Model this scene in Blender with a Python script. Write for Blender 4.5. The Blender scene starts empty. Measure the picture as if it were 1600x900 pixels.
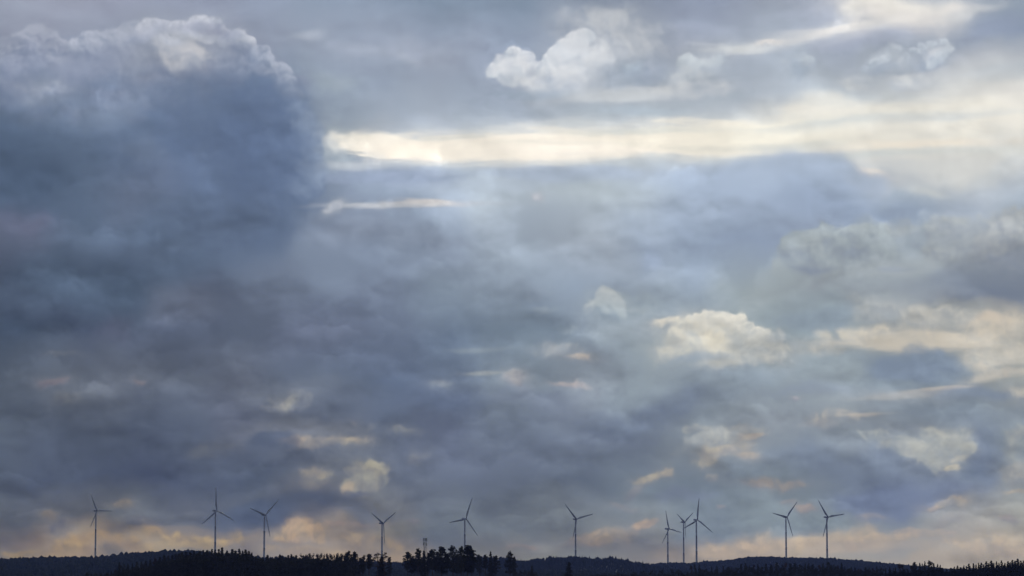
import bpy, bmesh, math, random
from mathutils import Vector, Matrix
R = math.radians
scene = bpy.context.scene
COL = scene.collection

# ------------------------------------------------------------------ camera
PITCH = R(5.88)
HAZE = 2.7e-5                      # density of the air
FPX = 4444.44                      # focal length in pixels of a 1600 px wide frame (100 mm lens)
CAM_Z = 2.0
cam_data = bpy.data.cameras.new('camera')
cam_data.lens = 100.0; cam_data.sensor_width = 36.0
cam_data.clip_start = 0.1; cam_data.clip_end = 60000.0
camera = bpy.data.objects.new('camera', cam_data)
camera.location = (0, 0, CAM_Z)
camera.rotation_euler = (R(90) + PITCH, 0, 0)
COL.objects.link(camera)
scene.camera = camera

def angles(px, py):
    a = (px - 800) / FPX; b = (450 - py) / FPX
    y = math.cos(PITCH) - b * math.sin(PITCH)
    z = math.sin(PITCH) + b * math.cos(PITCH)
    n = math.sqrt(a * a + y * y + z * z)
    return math.atan2(a, y), math.asin(z / n)
def at(px, py, Y):
    """world point seen in that direction at the depth Y"""
    a = (px - 800) / FPX; b = (450 - py) / FPX
    y = math.cos(PITCH) - b * math.sin(PITCH)
    z = math.sin(PITCH) + b * math.cos(PITCH)
    return Vector((a / y * Y, Y, CAM_Z + z / y * Y))
def lin(c, k=0.18):
    r, g, b = c
    if b > r: c = (r, g - 0.45 * k * (g - r), b - k * (b - r))
    return tuple(((v / 255) / 12.92 if v / 255 <= 0.04045 else (((v / 255) + 0.055) / 1.055) ** 2.4) for v in c)

def through_air(c, y):
    """radiance the sky needs so that it shows as c at that height once seen through the haze"""
    el = max(angles(800, min(y, 900))[1], 1e-3)
    T = math.exp(-HAZE * min(14200.0, 188.0 / math.tan(el)))
    return tuple(max((v - h * (1 - T)) / T, 0.002) for v, h in zip(lin(c, 0.14 if y < 500 else max(-0.05, 0.14 - (y - 500) / 1700)), (0.06, 0.09, 0.21)))
# ------------------------------------------------------------------ sky
SUN_EL, SUN_AZ = 21.0, 9.0          # sun stands behind the clouds, up to the right
K = 4.44444                         # one unit of cloud space = 1 rad / K
world = bpy.data.worlds.new('World'); scene.world = world
world.use_nodes = True
NT = world.node_tree; NT.nodes.clear()
def N(t, **kw):
    n = NT.nodes.new(t)
    for k, v in kw.items(): setattr(n, k, v)
    return n
def put(sock, v):
    if isinstance(v, bpy.types.NodeSocket): NT.links.new(v, sock)
    elif v is not None: sock.default_value = v
def M(op, a, b=None, c=None, clamp=False):
    n = N('ShaderNodeMath', operation=op); n.use_clamp = clamp
    put(n.inputs[0], a); put(n.inputs[1], b); put(n.inputs[2], c)
    return n.outputs[0]
def VM(op, a, b=None, c=None, scale=None):
    n = N('ShaderNodeVectorMath', operation=op)
    put(n.inputs[0], a); put(n.inputs[1], b)
    if c is not None: put(n.inputs[2], c)
    if scale is not None: put(n.inputs['Scale'], scale)
    return n.outputs['Value'] if op in ('LENGTH', 'DOT_PRODUCT', 'DISTANCE') else n.outputs[0]
def mixc(f, a, b, blend='MIX'):
    n = N('ShaderNodeMix', data_type='RGBA', blend_type=blend); n.clamp_factor = True
    put(n.inputs[0], f); put(n.inputs[6], a); put(n.inputs[7], b)
    return n.outputs[2]
def noise(vec, scale, detail=5, rough=0.55, dist=0.0, typ='FBM'):
    n = N('ShaderNodeTexNoise', noise_dimensions='2D')
    n.noise_type = typ
    put(n.inputs['Vector'], vec); n.inputs['Scale'].default_value = scale
    n.inputs['Detail'].default_value = detail; n.inputs['Roughness'].default_value = rough
    n.inputs['Distortion'].default_value = dist
    return n
def mrange(v, a, b, c=0.0, d=1.0, smooth=True):
    n = N('ShaderNodeMapRange', interpolation_type='SMOOTHSTEP' if smooth else 'LINEAR')
    n.clamp = True if not smooth else n.clamp
    put(n.inputs[0], v); put(n.inputs[1], a); put(n.inputs[2], b); put(n.inputs[3], c); put(n.inputs[4], d)
    return n.outputs[0]
def uv(px, py):
    a, e = angles(px, py); return (a * K, e * K)

tc = N('ShaderNodeTexCoord')
sep = N('ShaderNodeSeparateXYZ'); put(sep.inputs[0], tc.outputs['Generated'])
az = M('ARCTAN2', sep.outputs[0], sep.outputs[1]); el = M('ARCSINE', sep.outputs[2])
cmb = N('ShaderNodeCombineXYZ'); put(cmb.inputs[0], M('MULTIPLY', az, K)); put(cmb.inputs[1], M('MULTIPLY', el, K))
P0 = cmb.outputs[0]
def warp(base, scale, amp, detail=5, rough=0.55, stretch=(1, 1), off=(0, 0)):
    m = N('ShaderNodeMapping'); put(m.inputs[0], base)
    m.inputs['Location'].default_value = (off[0], off[1], 0); m.inputs['Scale'].default_value = (stretch[0], stretch[1], 0)
    n = noise(m.outputs[0], scale, detail, rough)
    d = VM('SUBTRACT', n.outputs['Color'], (0.5, 0.5, 0.5))
    return VM('MULTIPLY_ADD', d, (amp[0], amp[1], 0), base)
W_big = warp(P0, 4.0, (0.16, 0.11), 3, 0.5)
W_soft = warp(W_big, 9.0, (0.055, 0.04), 7, 0.5, off=(3.1, 7.7))
W_streak = warp(P0, 3.0, (0.22, 0.03), 6, 0.58, stretch=(1, 4.5), off=(9.3, 1.7))
W_fine = warp(P0, 24.0, (0.026, 0.02), 5, 0.52, off=(5.1, 2.2))
def voro(vec, scale, detail=3, rough=0.5, smooth=0.35):
    n = N('ShaderNodeTexVoronoi', voronoi_dimensions='2D', feature='SMOOTH_F1')
    n.inputs['Smoothness'].default_value = smooth
    put(n.inputs['Vector'], vec); n.inputs['Scale'].default_value = scale
    n.inputs['Detail'].default_value = detail; n.inputs['Roughness'].default_value = rough
    n.normalize = True
    return n.outputs['Distance']
BIL = M('SUBTRACT', 0.38, voro(W_fine, 30.0))                    # > 0 on a lobe, < 0 in the creases
F2 = noise(W_fine, 20.0, 4, 0.5).outputs[0]
W_lump = warp(P0, 9.0, (0.03, 0.02), 3, 0.5, off=(1.7, 4.4))
def lumps(off):
    m = N('ShaderNodeMapping'); put(m.inputs[0], W_lump)
    m.inputs['Location'].default_value = (off[0] + 11.3, off[1] * 1.6 + 2.9, 0); m.inputs['Scale'].default_value = (1, 1.6, 1)
    n = noise(m.outputs[0], 5.5, 9, 0.5).outputs[0]
    return mrange(n, 0.36, 0.64)
FB = lumps((0, 0)); FBs = lumps((0.008, 0.012))
mstk = N('ShaderNodeMapping'); put(mstk.inputs[0], W_streak); mstk.inputs['Scale'].default_value = (4.0, 26.0, 1)
STK = noise(mstk.outputs[0], 1.0, 6, 0.6).outputs[0]
EB = M('MULTIPLY_ADD', F2, -0.5, M('SUBTRACT', 0.25, BIL))       # lobed edge
EN = M('SUBTRACT', 0.5, F2)                                      # ragged edge
ES = M('MULTIPLY', M('SUBTRACT', 0.5, FB), 0.35)                                      # soft edge
ET = M('SUBTRACT', 0.5, STK)                                     # streaked edge
AF = mrange(F2, 0.30, 0.62, 0.60, 1.0)                            # thin places inside a cloud
RL2 = M('SUBTRACT', F2, noise(VM('ADD', W_fine, (0.005, 0.008, 0)), 20.0, 4, 0.5).outputs[0])
REL = M('SUBTRACT', FB, FBs)                                     # lumps lit from the upper right

# large masses: rows of sRGB colours at x = 0, 100 ... 1600
rows = {
0:   [(156,163,184),(155,161,183),(158,163,188),(148,157,183),(148,160,186),(142,157,182),(140,156,182),(131,148,173),(130,147,172),(135,148,172),(134,146,171),(146,157,182),(156,165,184),(165,173,192),(185,190,200),(178,186,198),(152,165,182)],
75:  [(150,157,180),(153,160,184),(150,158,182),(150,158,182),(148,158,182),(152,163,186),(152,163,186),(148,160,184),(150,162,187),(158,168,188),(158,168,188),(158,167,188),(163,174,192),(160,170,190),(160,170,190),(155,165,186),(142,156,182)],
150: [(112,127,154),(116,131,158),(104,122,153),(100,118,152),(122,140,170),(150,165,188),(152,165,188),(158,169,189),(163,176,197),(170,182,198),(168,180,196),(172,184,200),(180,190,204),(186,196,208),(196,203,210),(208,210,210),(210,211,210)],
225: [(76,93,123),(86,104,136),(100,118,148),(92,112,148),(97,117,154),(140,155,175),(170,182,200),(180,192,208),(186,198,210),(195,204,212),(198,206,212),(205,210,213),(218,219,215),(222,222,216),(224,222,216),(230,226,216),(230,225,216)],
300: [(75,92,120),(82,98,126),(99,113,140),(104,119,148),(97,117,150),(130,145,172),(150,165,190),(162,177,200),(175,188,205),(180,193,207),(172,186,206),(164,179,203),(166,181,205),(162,178,204),(168,182,200),(182,191,203),(168,181,198)],
375: [(98,103,128),(84,96,120),(80,92,118),(88,103,130),(95,110,138),(118,131,157),(130,144,168),(142,156,180),(154,167,185),(158,169,185),(152,166,188),(150,166,192),(148,164,192),(148,162,188),(150,164,184),(155,165,178),(152,162,175)],
450: [(75,86,110),(74,88,113),(73,88,112),(88,98,122),(101,112,136),(108,120,146),(120,133,158),(130,145,166),(140,154,174),(140,156,180),(152,166,182),(146,161,181),(156,169,178),(153,166,178),(152,162,174),(135,145,161),(120,130,150)],
525: [(70,84,109),(74,85,110),(83,93,116),(85,96,121),(92,103,126),(100,110,135),(106,119,145),(108,124,150),(117,133,153),(133,146,163),(144,158,169),(144,158,169),(146,159,168),(142,157,168),(146,157,165),(154,160,163),(165,166,163)],
600: [(87,97,114),(91,99,114),(94,102,118),(94,103,121),(97,105,123),(92,104,126),(94,108,134),(104,117,140),(123,136,151),(134,144,157),(133,146,159),(137,150,163),(139,152,163),(140,152,162),(133,146,159),(133,146,158),(159,165,166)],
675: [(85,95,112),(83,93,112),(82,92,112),(85,95,115),(91,99,119),(97,106,124),(96,107,128),(98,108,131),(103,114,133),(110,121,140),(108,119,138),(127,138,150),(135,144,155),(132,142,153),(128,139,152),(123,136,152),(133,144,156)],
750: [(84,94,112),(78,88,108),(76,86,109),(81,91,111),(85,96,116),(90,100,119),(98,108,126),(98,108,126),(96,106,123),(97,108,125),(118,131,144),(117,130,144),(123,135,147),(120,132,148),(108,120,141),(112,126,147),(131,143,154)],
825: [(88,95,107),(92,97,107),(90,97,108),(100,105,114),(97,103,113),(113,111,116),(116,116,114),(105,114,125),(108,117,127),(115,123,131),(124,129,133),(120,132,144),(124,136,145),(127,139,147),(134,142,148),(151,151,150),(156,156,152)],
872: [(116,111,110),(146,130,115),(146,131,117),(151,137,122),(141,131,122),(147,134,122),(149,137,124),(114,119,125),(122,123,122),(118,123,127),(137,133,132),(159,149,140),(164,153,142),(159,153,145),(155,150,143),(164,156,146),(169,160,148)],
}
# gate: everything shared is worked out before any cloud, which keeps the shader's stack small
gs = M('ADD', M('ADD', M('ADD', EB, EN), M('ADD', AF, RL2)), M('ADD', M('ADD', ES, ET), REL))
gw = VM('DOT_PRODUCT', VM('ADD', W_soft, W_streak), VM('ADD', W_fine, W_big))
gv = N('ShaderNodeCombineXYZ'); put(gv.inputs[0], M('MULTIPLY', M('ADD', gs, gw), 1e-9))
W_soft, W_streak, W_fine, W_big = (VM('ADD', w, gv.outputs[0]) for w in (W_soft, W_streak, W_fine, W_big))
sb = N('ShaderNodeSeparateXYZ'); put(sb.inputs[0], W_soft)
u0, _ = uv(0, 450); u1, _ = uv(1600, 450)
shared = dict(W_soft=W_soft, W_streak=W_streak, W_fine=W_fine, W_big=W_big, EB=EB, EN=EN, ES=ES, ET=ET, REL=REL, FB=FB, AF=AF, RL2=RL2,
              UF=mrange(sb.outputs[0], u0, u1, smooth=False), V=sb.outputs[1])
WORLD_TREE = NT
def base(F, y0, y1):
    """the large masses between two heights"""
    ys = sorted(rows); lo = max([y for y in ys if y <= y0 - 60] or [ys[0]]); hi = min([y for y in ys if y >= y1 + 60] or [ys[-1]])
    c = None; pv = None
    for y in ys:
        if not lo <= y <= hi: continue
        r = N('ShaderNodeValToRGB'); r.color_ramp.interpolation = 'EASE'
        put(r.inputs[0], F['UF'])
        cs = rows[y]; e = r.color_ramp.elements
        while len(e) < len(cs): e.new(0.5)
        for i, cc in enumerate(cs):
            e[i].position = i / (len(cs) - 1); e[i].color = (*through_air(cc, y), 1)
        v = uv(800, y)[1]
        if c is None: c = r.outputs[0]
        else: c = mixc(M('MULTIPLY_ADD', F['V'], 1 / (v - pv), -pv / (v - pv)), c, r.outputs[0])
        pv = v
    return c
clouds = []
def C(x, y, rx, ry, c, a=1.0, soft=0.5, w='soft', rot=0.0, bil=0.0, c2=None, nz=None):
    """one cloud mass: an ellipse in the sky with a soft, streaked, ragged (w) or lobed (bil) edge; c2 = its underside"""
    if w == 'fine' and nz is None and rx > 8 and a >= 0.75:          # thin vapour around it
        clouds.append((x, y, rx * 1.7, ry * 1.7, tuple(0.5 * p + 0.5 * q for p, q in zip(c, (128, 138, 152))), 0.38, 0.95, 'soft' if rx > 30 else 'fine', rot, 0.0, None, 1.3))
    if w == 'fine' and c2 is None and nz is None: c2 = (c[0] * 0.86, c[1] * 0.89, c[2] * 0.94)
    if y > 780 and c[0] > c[2]: c = (c[0], c[1] * 0.99, c[2] * 0.99)
    clouds.append((x, y, rx, ry, c, a, soft, w, rot, bil, c2, nz))
rj = random.Random(17)
def L(pts, c, c2, a=1.0, soft=0.16, bil=0.3, sq=0.9, crisp=False):
    """a row of cauliflower heads"""
    for (x, y, r) in pts:
        if crisp:
            q = r * rj.uniform(0.85, 1.2); C(x, y, q * 1.1, q * sq, c, a, soft * 1.1, 'fine', rj.uniform(-15, 15), bil, c2, 0.45); continue
        q = r * rj.uniform(0.75, 1.4)
        C(x + r * rj.uniform(-0.3, 0.3), y + r * rj.uniform(-0.3, 0.3), q * rj.uniform(1.0, 1.35), q * sq, c, a * rj.uniform(0.8, 1.0), soft * rj.uniform(1.2, 2.2), 'fine', rj.uniform(-20, 20), bil, c2, 0.7)
emitted = 0
KINDS = {}
def kind_group(w, bil, two):
    """the node group that lays one cloud mass of a kind over the sky colour"""
    global NT
    if (w, bil, two) in KINDS: return KINDS[(w, bil, two)]
    g = bpy.data.node_groups.new('cloud', 'ShaderNodeTree')
    names = [('col', 'Color'), ('W', 'Vector'), ('E', 'Float'), ('EB', 'Float'), ('RL2', 'Float'), ('AF', 'Float'), ('ka', 'Vector'), ('kb', 'Vector'),
             ('kv', 'Vector'), ('nz', 'Float'), ('bil', 'Float'), ('k', 'Float'), ('kd', 'Float'), ('a', 'Float'), ('hk', 'Float'), ('c', 'Color'), ('c2', 'Color'), ('kt', 'Vector')]
    for n, t in names: g.interface.new_socket(n, in_out='INPUT', socket_type='NodeSocket' + t)
    g.interface.new_socket('Color', in_out='OUTPUT', socket_type='NodeSocketColor')
    keep = NT; NT = g
    gi = N('NodeGroupInput'); I = {n: gi.outputs[i] for i, (n, _) in enumerate(names)}
    qx = VM('DOT_PRODUCT', I['W'], I['ka']); qy = VM('DOT_PRODUCT', I['W'], I['kb'])
    cb = N('ShaderNodeCombineXYZ'); put(cb.inputs[0], qx); put(cb.inputs[1], qy)
    d = M('MULTIPLY_ADD', I['E'], I['nz'], VM('DISTANCE', cb.outputs[0], I['kv']))
    if bil: d = M('MULTIPLY_ADD', I['EB'], I['bil'], d)
    # soft edge: a / (1 + exp(k (d - d0)))
    f = M('DIVIDE', I['a'], M('ADD', M('EXPONENT', M('MULTIPLY_ADD', d, I['k'], I['kd'])), 1.0))
    if w == 'fine': f = M('MULTIPLY', f, I['AF'])
    cc = I['c']
    if w == 'head':
        q = M('MULTIPLY_ADD', qy, 0.75, I['hk'])              # + at the top, - at the base
        v = VM('SCALE', I['kt'], scale=q)
        n1 = N('ShaderNodeSeparateXYZ'); put(n1.inputs[0], VM('ADD', v, (1, 1, 1)))
        n2 = N('ShaderNodeCombineColor')
        for i in range(3): put(n2.inputs[i], n1.outputs[i])
        cc = mixc(1.0, I['col'], n2.outputs[0], 'MULTIPLY')
    if two: cc = mixc(M('MULTIPLY_ADD', I['RL2'], 3.5, M('MULTIPLY_ADD', qy, 0.45, I['hk'])), I['c2'], I['c'])
    r = mixc(f, I['col'], cc)
    go = N('NodeGroupOutput'); put(go.inputs[0], r)
    NT = keep; KINDS[(w, bil, two)] = (g, [n for n, _ in names])
    return KINDS[(w, bil, two)]
def cloud(F, col, idx, x, y, rx, ry, c, a, soft, w, rot, bil, c2, nz):
    global emitted
    emitted += 1; rx *= 1 + emitted * 1e-6; ry *= 1 + emitted * 1.3e-6          # no two alike
    if nz is None: nz = {'soft': 1.0, 'streak': 1.6, 'fine': 1.1, 'big': 0}[w]
    cu, cv = uv(x, y); ca, sa = math.cos(R(rot)), math.sin(R(rot)); ax, ay = rx / 1000, ry / 1000
    kx = (cu * ca + cv * sa) / ax; ky = (-cu * sa + cv * ca) / ay; k = 4.0 / soft
    head = w == 'head'
    g, names = kind_group(w, bool(bil), bool(c2))
    n = N('ShaderNodeGroup'); n.node_tree = g
    val = dict(col=col, W=F['W_fine' if head else 'W_' + w], E=F[{'head': 'EN', 'soft': 'ES', 'streak': 'ET', 'fine': 'EN', 'big': 'ES'}[w]], ka=(ca / ax, sa / ax, 0), kb=(-sa / ay, ca / ay, 0),
               kv=(kx, ky, 0), nz=nz, k=k, kd=-k * (1.0 - soft * 0.25), a=a)
    if head: val['kt'] = c; val['hk'] = 0.15 - 0.75 * ky
    else: val['c'] = (*through_air(c, y), 1)
    if bil: val['EB'] = F['EB']; val['bil'] = bil
    if w == 'fine': val['AF'] = F['AF']
    if c2: val['RL2'] = F['RL2']; val['hk'] = 0.55 - 0.45 * ky; val['c2'] = (*through_air(c2, y), 1)
    for i, nm in enumerate(names):
        if nm in val: put(n.inputs[i], val[nm])
    return n.outputs[0]
def heads(x, y, rx, ry, gain, rot=0.0, soft=0.3, bil=0.7, a=1.0, tint=(1.0, 0.985, 0.95)):
    """a cumulus fragment: brightens the cloud behind it along its lobed head and dims it at its base"""
    clouds.append((x, y, rx, ry, tuple(gain * t for t in tint), a, soft, 'head', rot, bil, None, 0.7))
def in_tile(cl, x0, x1, y0, y1):
    x, y, rx, ry, c, a, soft, w, rot = cl[:9]
    reach = 1.0 + 1.15 * soft + (0.3 if w != 'soft' else 0.15)
    m = {'head': (10, 8), 'soft': (45, 36), 'streak': (70, 12), 'fine': (10, 8), 'big': (50, 36)}[w]
    cr, sr = abs(math.cos(R(rot))), abs(math.sin(R(rot)))
    ex = math.hypot(rx * cr, ry * sr) * reach + m[0]; ey = math.hypot(rx * sr, ry * cr) * reach + m[1]
    return x - ex < x1 and x + ex > x0 and y - ey < y1 and y + ey > y0
# --- big cumulus on the left: lit rim, dark body
C(300, 120, 150, 80, (146,154,178), 1, .2, 'fine', 0, .3)
C(90, 125, 130, 62, (142,151,175), 1, .2, 'fine', 0, .3)
L([(5,74,20),(28,68,18),(57,64,26),(86,80,22)], (170,176,195), (132,143,169), crisp=True)
L([(122,76,18),(148,66,20),(178,60,22),(203,54,20)], (178,184,202), (136,147,172), crisp=True)
L([(232,48,22),(258,44,16)], (202,206,219), (145,154,178), crisp=True)
L([(283,42,15),(308,42,19),(334,48,18)], (232,234,242), (158,166,187), crisp=True)
L([(354,60,16),(374,58,13),(390,66,13)], (210,214,226), (148,157,181), crisp=True)
L([(404,84,16),(419,95,15),(434,112,17),(447,130,16),(456,152,17),(466,180,20)], (178,186,206), (130,144,172), crisp=True)
L([(40,100,30),(110,105,34),(165,90,30),(215,82,34),(255,95,30)], (152,160,184), (122,134,162), .8, .5)
L([(370,92,28),(400,120,28),(425,160,26),(440,205,26)], (146,158,184), (112,128,160), .8, .5)
C(470, 250, 34, 80, (120,137,168), .9, .4, 'fine', 6, .4)
C(170, 285, 280, 150, (98,116,146), .95, .6, 'soft', 0)
C(310, 235, 150, 100, (98,116,150), .95, .7, 'soft', -6)
C(375, 260, 80, 90, (95,114,150), .9, .7, 'soft', 8)
C(395, 215, 92, 88, (108,126,158), .95, .16, 'fine', 0, .6, (98,116,148), .5)
C(400, 290, 78, 84, (98,116,148), .95, .2, 'fine', 0, .6, (92,109,140), .5)
C(330, 340, 95, 50, (96,112,140), .8, .6, 'fine', 0, .6, (88,102,130), .5)
C(500, 400, 80, 55, (122,136,160), .8, .9, 'soft')
C(430, 430, 60, 36, (108,120,144), .7, .9, 'soft')
C(550, 350, 60, 30, (136,148,172), .6, .9, 'soft')
C(380, 245, 80, 95, (94,112,148), .9, .6, 'soft', 0)
C(300, 160, 90, 34, (112,129,160), .7, .9, 'soft', -4)
C(40, 270, 130, 95, (76,93,122), .85, .9, 'soft')
C(200, 165, 60, 34, (122,137,164), .5, .9, 'soft', 10)
C(285, 85, 42, 24, (198,198,203), .95, .5, 'fine', -8, .4)
C(268, 62, 20, 9, (196,200,212), .8, .6, 'fine')
C(308, 40, 26, 13, (204,208,222), .9, .5, 'fine', 0, .3)
C(340, 52, 30, 14, (180,186,204), .8, .7, 'fine', -30, .3)
C(368, 52, 16, 8, (192,198,214), .8, .7, 'fine', 0, .3)
C(325, 58, 45, 10, (148,155,180), .7, .8, 'soft', -5)
C(230, 50, 30, 12, (176,182,202), .6, .8, 'fine', 20, .3)
C(80, 138, 34, 13, (162,170,190), .75, .8, 'fine', 5, .3)
C(170, 95, 60, 18, (140,150,176), .5, .8, 'soft', 15)
C(60, 65, 28, 16, (150,158,182), .6, .8, 'fine', 0, .3)
# --- the dark mass below it
C(150, 430, 150, 55, (72,87,112), .8, .8, 'soft', 8)
C(40, 350, 40, 30, (106,108,134), .6, .9, 'soft')
C(215, 310, 70, 45, (106,116,142), .5, .9, 'soft', 20)
C(230, 245, 40, 20, (112,126,152), .5, .9, 'soft', -30)
C(425, 350, 60, 28, (92,108,138), .7, .8, 'soft', 25)
C(300, 480, 60, 40, (104,112,132), .5, .9, 'soft', -30)
# --- top middle
C(505, 70, 34, 10, (178,187,205), .8, .9, 'soft', 0)
C(560, 76, 60, 12, (168,178,198), .7, .9, 'streak')
C(640, 98, 22, 10, (176,185,200), .6, .9, 'fine', -20)
C(520, 145, 40, 18, (165,178,192), .6, .9, 'soft')
C(690, 95, 60, 30, (165,173,192), .6, .9, 'soft')
# --- white cumulus, top centre
C(960, 55, 78, 40, (198,202,208), .85, .6, 'fine', -12, .3, (180,187,200))
L([(768,112,14),(786,98,16),(806,86,15),(822,92,14),(824,112,18),(800,112,22)], (216,219,225), (192,200,211), .95, .2, .5, crisp=True)
L([(846,108,14),(858,96,15),(872,86,16),(886,76,16),(900,66,15),(914,60,14)], (220,223,229), (194,202,213), .95, .2, .5, crisp=True)
C(905, 108, 58, 36, (210,214,221), .95, .4, 'fine', 20, .5, (192,200,211))
C(870, 128, 50, 20, (214,217,222), .9, .4, 'fine', 0, .5)
L([(945,84,22),(930,112,24),(895,118,22)], (214,217,222), (196,202,212), .8, .3)
C(965, 118, 55, 24, (166,178,196), .7, .6, 'fine', 10, .3)
C(985, 108, 18, 11, (195,207,218), .8, .6, 'fine', 25, .4)
C(1020, 110, 22, 22, (168,178,196), .6, .7, 'fine', 25, .3)
C(1085, 118, 60, 22, (204,210,216), .85, .5, 'fine', 30, .5)
C(1080, 142, 70, 16, (208,211,215), .8, .6, 'fine', 5, .4)
C(960, 150, 110, 12, (208,212,216), .8, .7, 'streak', 0, .2)
C(1000, 172, 100, 10, (178,193,208), .6, .8, 'streak')
C(820, 145, 70, 8, (160,175,195), .6, .8, 'streak')
# --- top right
C(1140, 72, 54, 12, (208,212,214), .85, .9, 'streak', 3)
C(1240, 56, 120, 14, (214,214,214), .75, .95, 'streak', 9)
C(1290, 48, 60, 9, (224,221,217), .7, .9, 'streak', 10)
C(1205, 66, 28, 6, (230,224,218), .7, .8, 'fine', 6)
C(1400, 15, 95, 24, (236,232,224), .95, .6, 'soft', -8)
C(1440, 30, 90, 16, (228,224,220), .8, .7, 'soft', 0)
C(1468, 42, 26, 12, (232,226,220), .8, .5, 'fine', 0, .5)
C(1530, 28, 50, 10, (205,208,212), .7, .9, 'soft', 5)
C(1345, 48, 60, 14, (218,217,216), .6, .95, 'streak', 16)
C(1380, 60, 110, 16, (160,168,190), .8, .8, 'streak', 4)
C(1570, 55, 60, 20, (148,160,186), .7, .8, 'soft', 10)
C(1245, 98, 26, 26, (186,196,208), .7, .6, 'fine', 20, .6)
C(1385, 92, 40, 16, (190,199,212), .8, .4, 'fine', 25, .9)
C(1450, 82, 42, 18, (188,197,210), .75, .4, 'fine', 20, 1.0)
C(1458, 88, 14, 14, (210,214,222), .8, .7, 'fine', 40, .5)
C(1405, 84, 14, 14, (208,213,220), .7, .7, 'fine', 0, .5)
C(1420, 108, 60, 12, (166,178,196), .7, .7, 'fine', 10)
C(1350, 130, 34, 13, (204,208,212), .8, .5, 'fine', 0, .6)
C(1420, 130, 40, 14, (208,211,214), .8, .5, 'fine', 0, .6)
C(1560, 110, 70, 14, (180,190,202), .6, .9, 'streak', 6)
C(1390, 152, 80, 9, (186,196,206), .6, .9, 'streak')
# --- the bright band
C(900, 208, 330, 22, (226,226,222), .7, .9, 'streak', 1)
C(520, 232, 40, 34, (178,188,196), .9, .5, 'fine', 0, .2)
C(545, 218, 50, 13, (230,227,218), .8, .6, 'fine', 0, .3)
C(600, 222, 85, 17, (242,236,224), .95, .4, 'streak', -3)
C(720, 228, 170, 23, (249,241,227), 1, .35, 'streak', -1)
C(900, 232, 210, 27, (249,241,228), 1, .35, 'streak', 0)
C(1120, 216, 230, 28, (247,240,225), 1, .5, 'streak', 1)
C(1280, 205, 170, 32, (244,239,224), .95, .6, 'streak', 2)
C(1500, 200, 200, 56, (236,232,221), .9, .7, 'streak', 0)
C(1300, 175, 140, 20, (228,226,218), .7, .9, 'soft', 2)
C(1270, 172, 80, 10, (236,232,222), .6, .9, 'streak', 0)
C(1400, 188, 130, 12, (222,222,216), .6, .9, 'streak', 2)
C(1470, 225, 140, 10, (244,233,216), .7, .9, 'streak', 0)
C(1480, 255, 130, 30, (215,216,213), .85, .7, 'soft', 5)
C(1370, 272, 32, 9, (232,224,214), .9, .5, 'fine', -12)
C(1420, 290, 36, 12, (204,208,208), .8, .7, 'soft', -12)
C(1520, 270, 55, 14, (200,206,210), .7, .9, 'soft', 15)
C(575, 258, 60, 10, (188,194,202), .7, .8, 'streak', 0)
C(590, 248, 22, 12, (228,226,222), .7, .7, 'fine')
C(700, 212, 90, 5, (214,214,208), .7, .9, 'streak', 2)
C(840, 226, 120, 5, (232,228,216), .7, .9, 'streak', -2)
C(1000, 206, 150, 7, (214,217,212), .7, .9, 'streak', 1)
C(1130, 232, 110, 7, (226,223,212), .7, .9, 'streak', 3)
C(1260, 224, 90, 8, (214,216,210), .7, .9, 'streak', 3)
C(1330, 190, 120, 8, (206,211,210), .75, .9, 'streak', 4)
C(1400, 240, 110, 8, (204,210,210), .75, .9, 'streak', 2)
C(1510, 180, 90, 9, (208,212,212), .8, .9, 'streak', 3)
C(1540, 235, 80, 7, (214,216,212), .7, .9, 'streak', 0)
C(1450, 208, 70, 8, (222,220,212), .6, .9, 'soft', 6)
C(760, 254, 120, 7, (196,204,212), .55, .9, 'streak', -1)
C(1000, 250, 120, 6, (206,211,213), .6, .9, 'streak', 0)
C(1180, 250, 90, 7, (196,206,214), .6, .9, 'streak', 2)
# blue below the band
C(620, 278, 130, 17, (142,156,184), .85, .6, 'streak', 1)
C(900, 272, 160, 13, (170,184,207), .85, .7, 'streak', -1)
C(1180, 282, 190, 36, (162,178,204), .9, .6, 'soft', 0)
C(1300, 262, 90, 18, (163,178,202), .8, .7, 'soft', -6)
C(1350, 325, 150, 24, (146,162,190), .8, .8, 'soft', 0)
C(900, 312, 110, 22, (186,198,207), .6, .8, 'soft')
C(843, 306, 9, 7, (205,206,214), .8, .9, 'fine')
C(640, 320, 120, 5, (178,182,192), .8, .8, 'streak', 2)
C(518, 327, 14, 5, (188,190,198), .8, .8, 'fine', 20)
C(655, 318, 32, 3.5, (205,200,200), .7, .9, 'fine', 2)
C(630, 355, 120, 22, (138,150,172), .5, .9, 'soft')
C(1010, 385, 30, 18, (146,162,192), .6, .9, 'soft')
# --- right: grey cumulus bank
GB = (163,174,182)
C(1275, 400, 62, 46, GB, .95, .16, 'fine', 30, .7, (142,152,166), .5)
C(1345, 390, 52, 40, GB, .95, .16, 'fine', 0, .7, (144,154,166), .5)
C(1420, 388, 62, 38, GB, .95, .16, 'fine', 15, .7, (146,155,166), .5)
C(1500, 380, 70, 42, (166,173,178), .95, .16, 'fine', 5, .7, (144,152,165), .5)
C(1580, 380, 60, 46, (168,173,177), .95, .16, 'fine', 10, .7, (138,146,160), .5)
C(1390, 430, 190, 46, (156,165,172), .9, .6, 'soft')
C(1230, 440, 60, 40, (160,171,178), .8, .6, 'soft', 30)
C(1275, 412, 34, 11, (136,148,170), .8, .8, 'soft', -5)
C(1400, 405, 30, 7, (145,155,172), .6, .9, 'soft')
C(1580, 400, 60, 30, (136,146,164), .7, .9, 'soft', 20)
C(1560, 462, 105, 25, (117,129,152), .95, .5, 'soft', 4)
C(1500, 425, 60, 24, (140,150,165), .6, .9, 'soft', 20)
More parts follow.
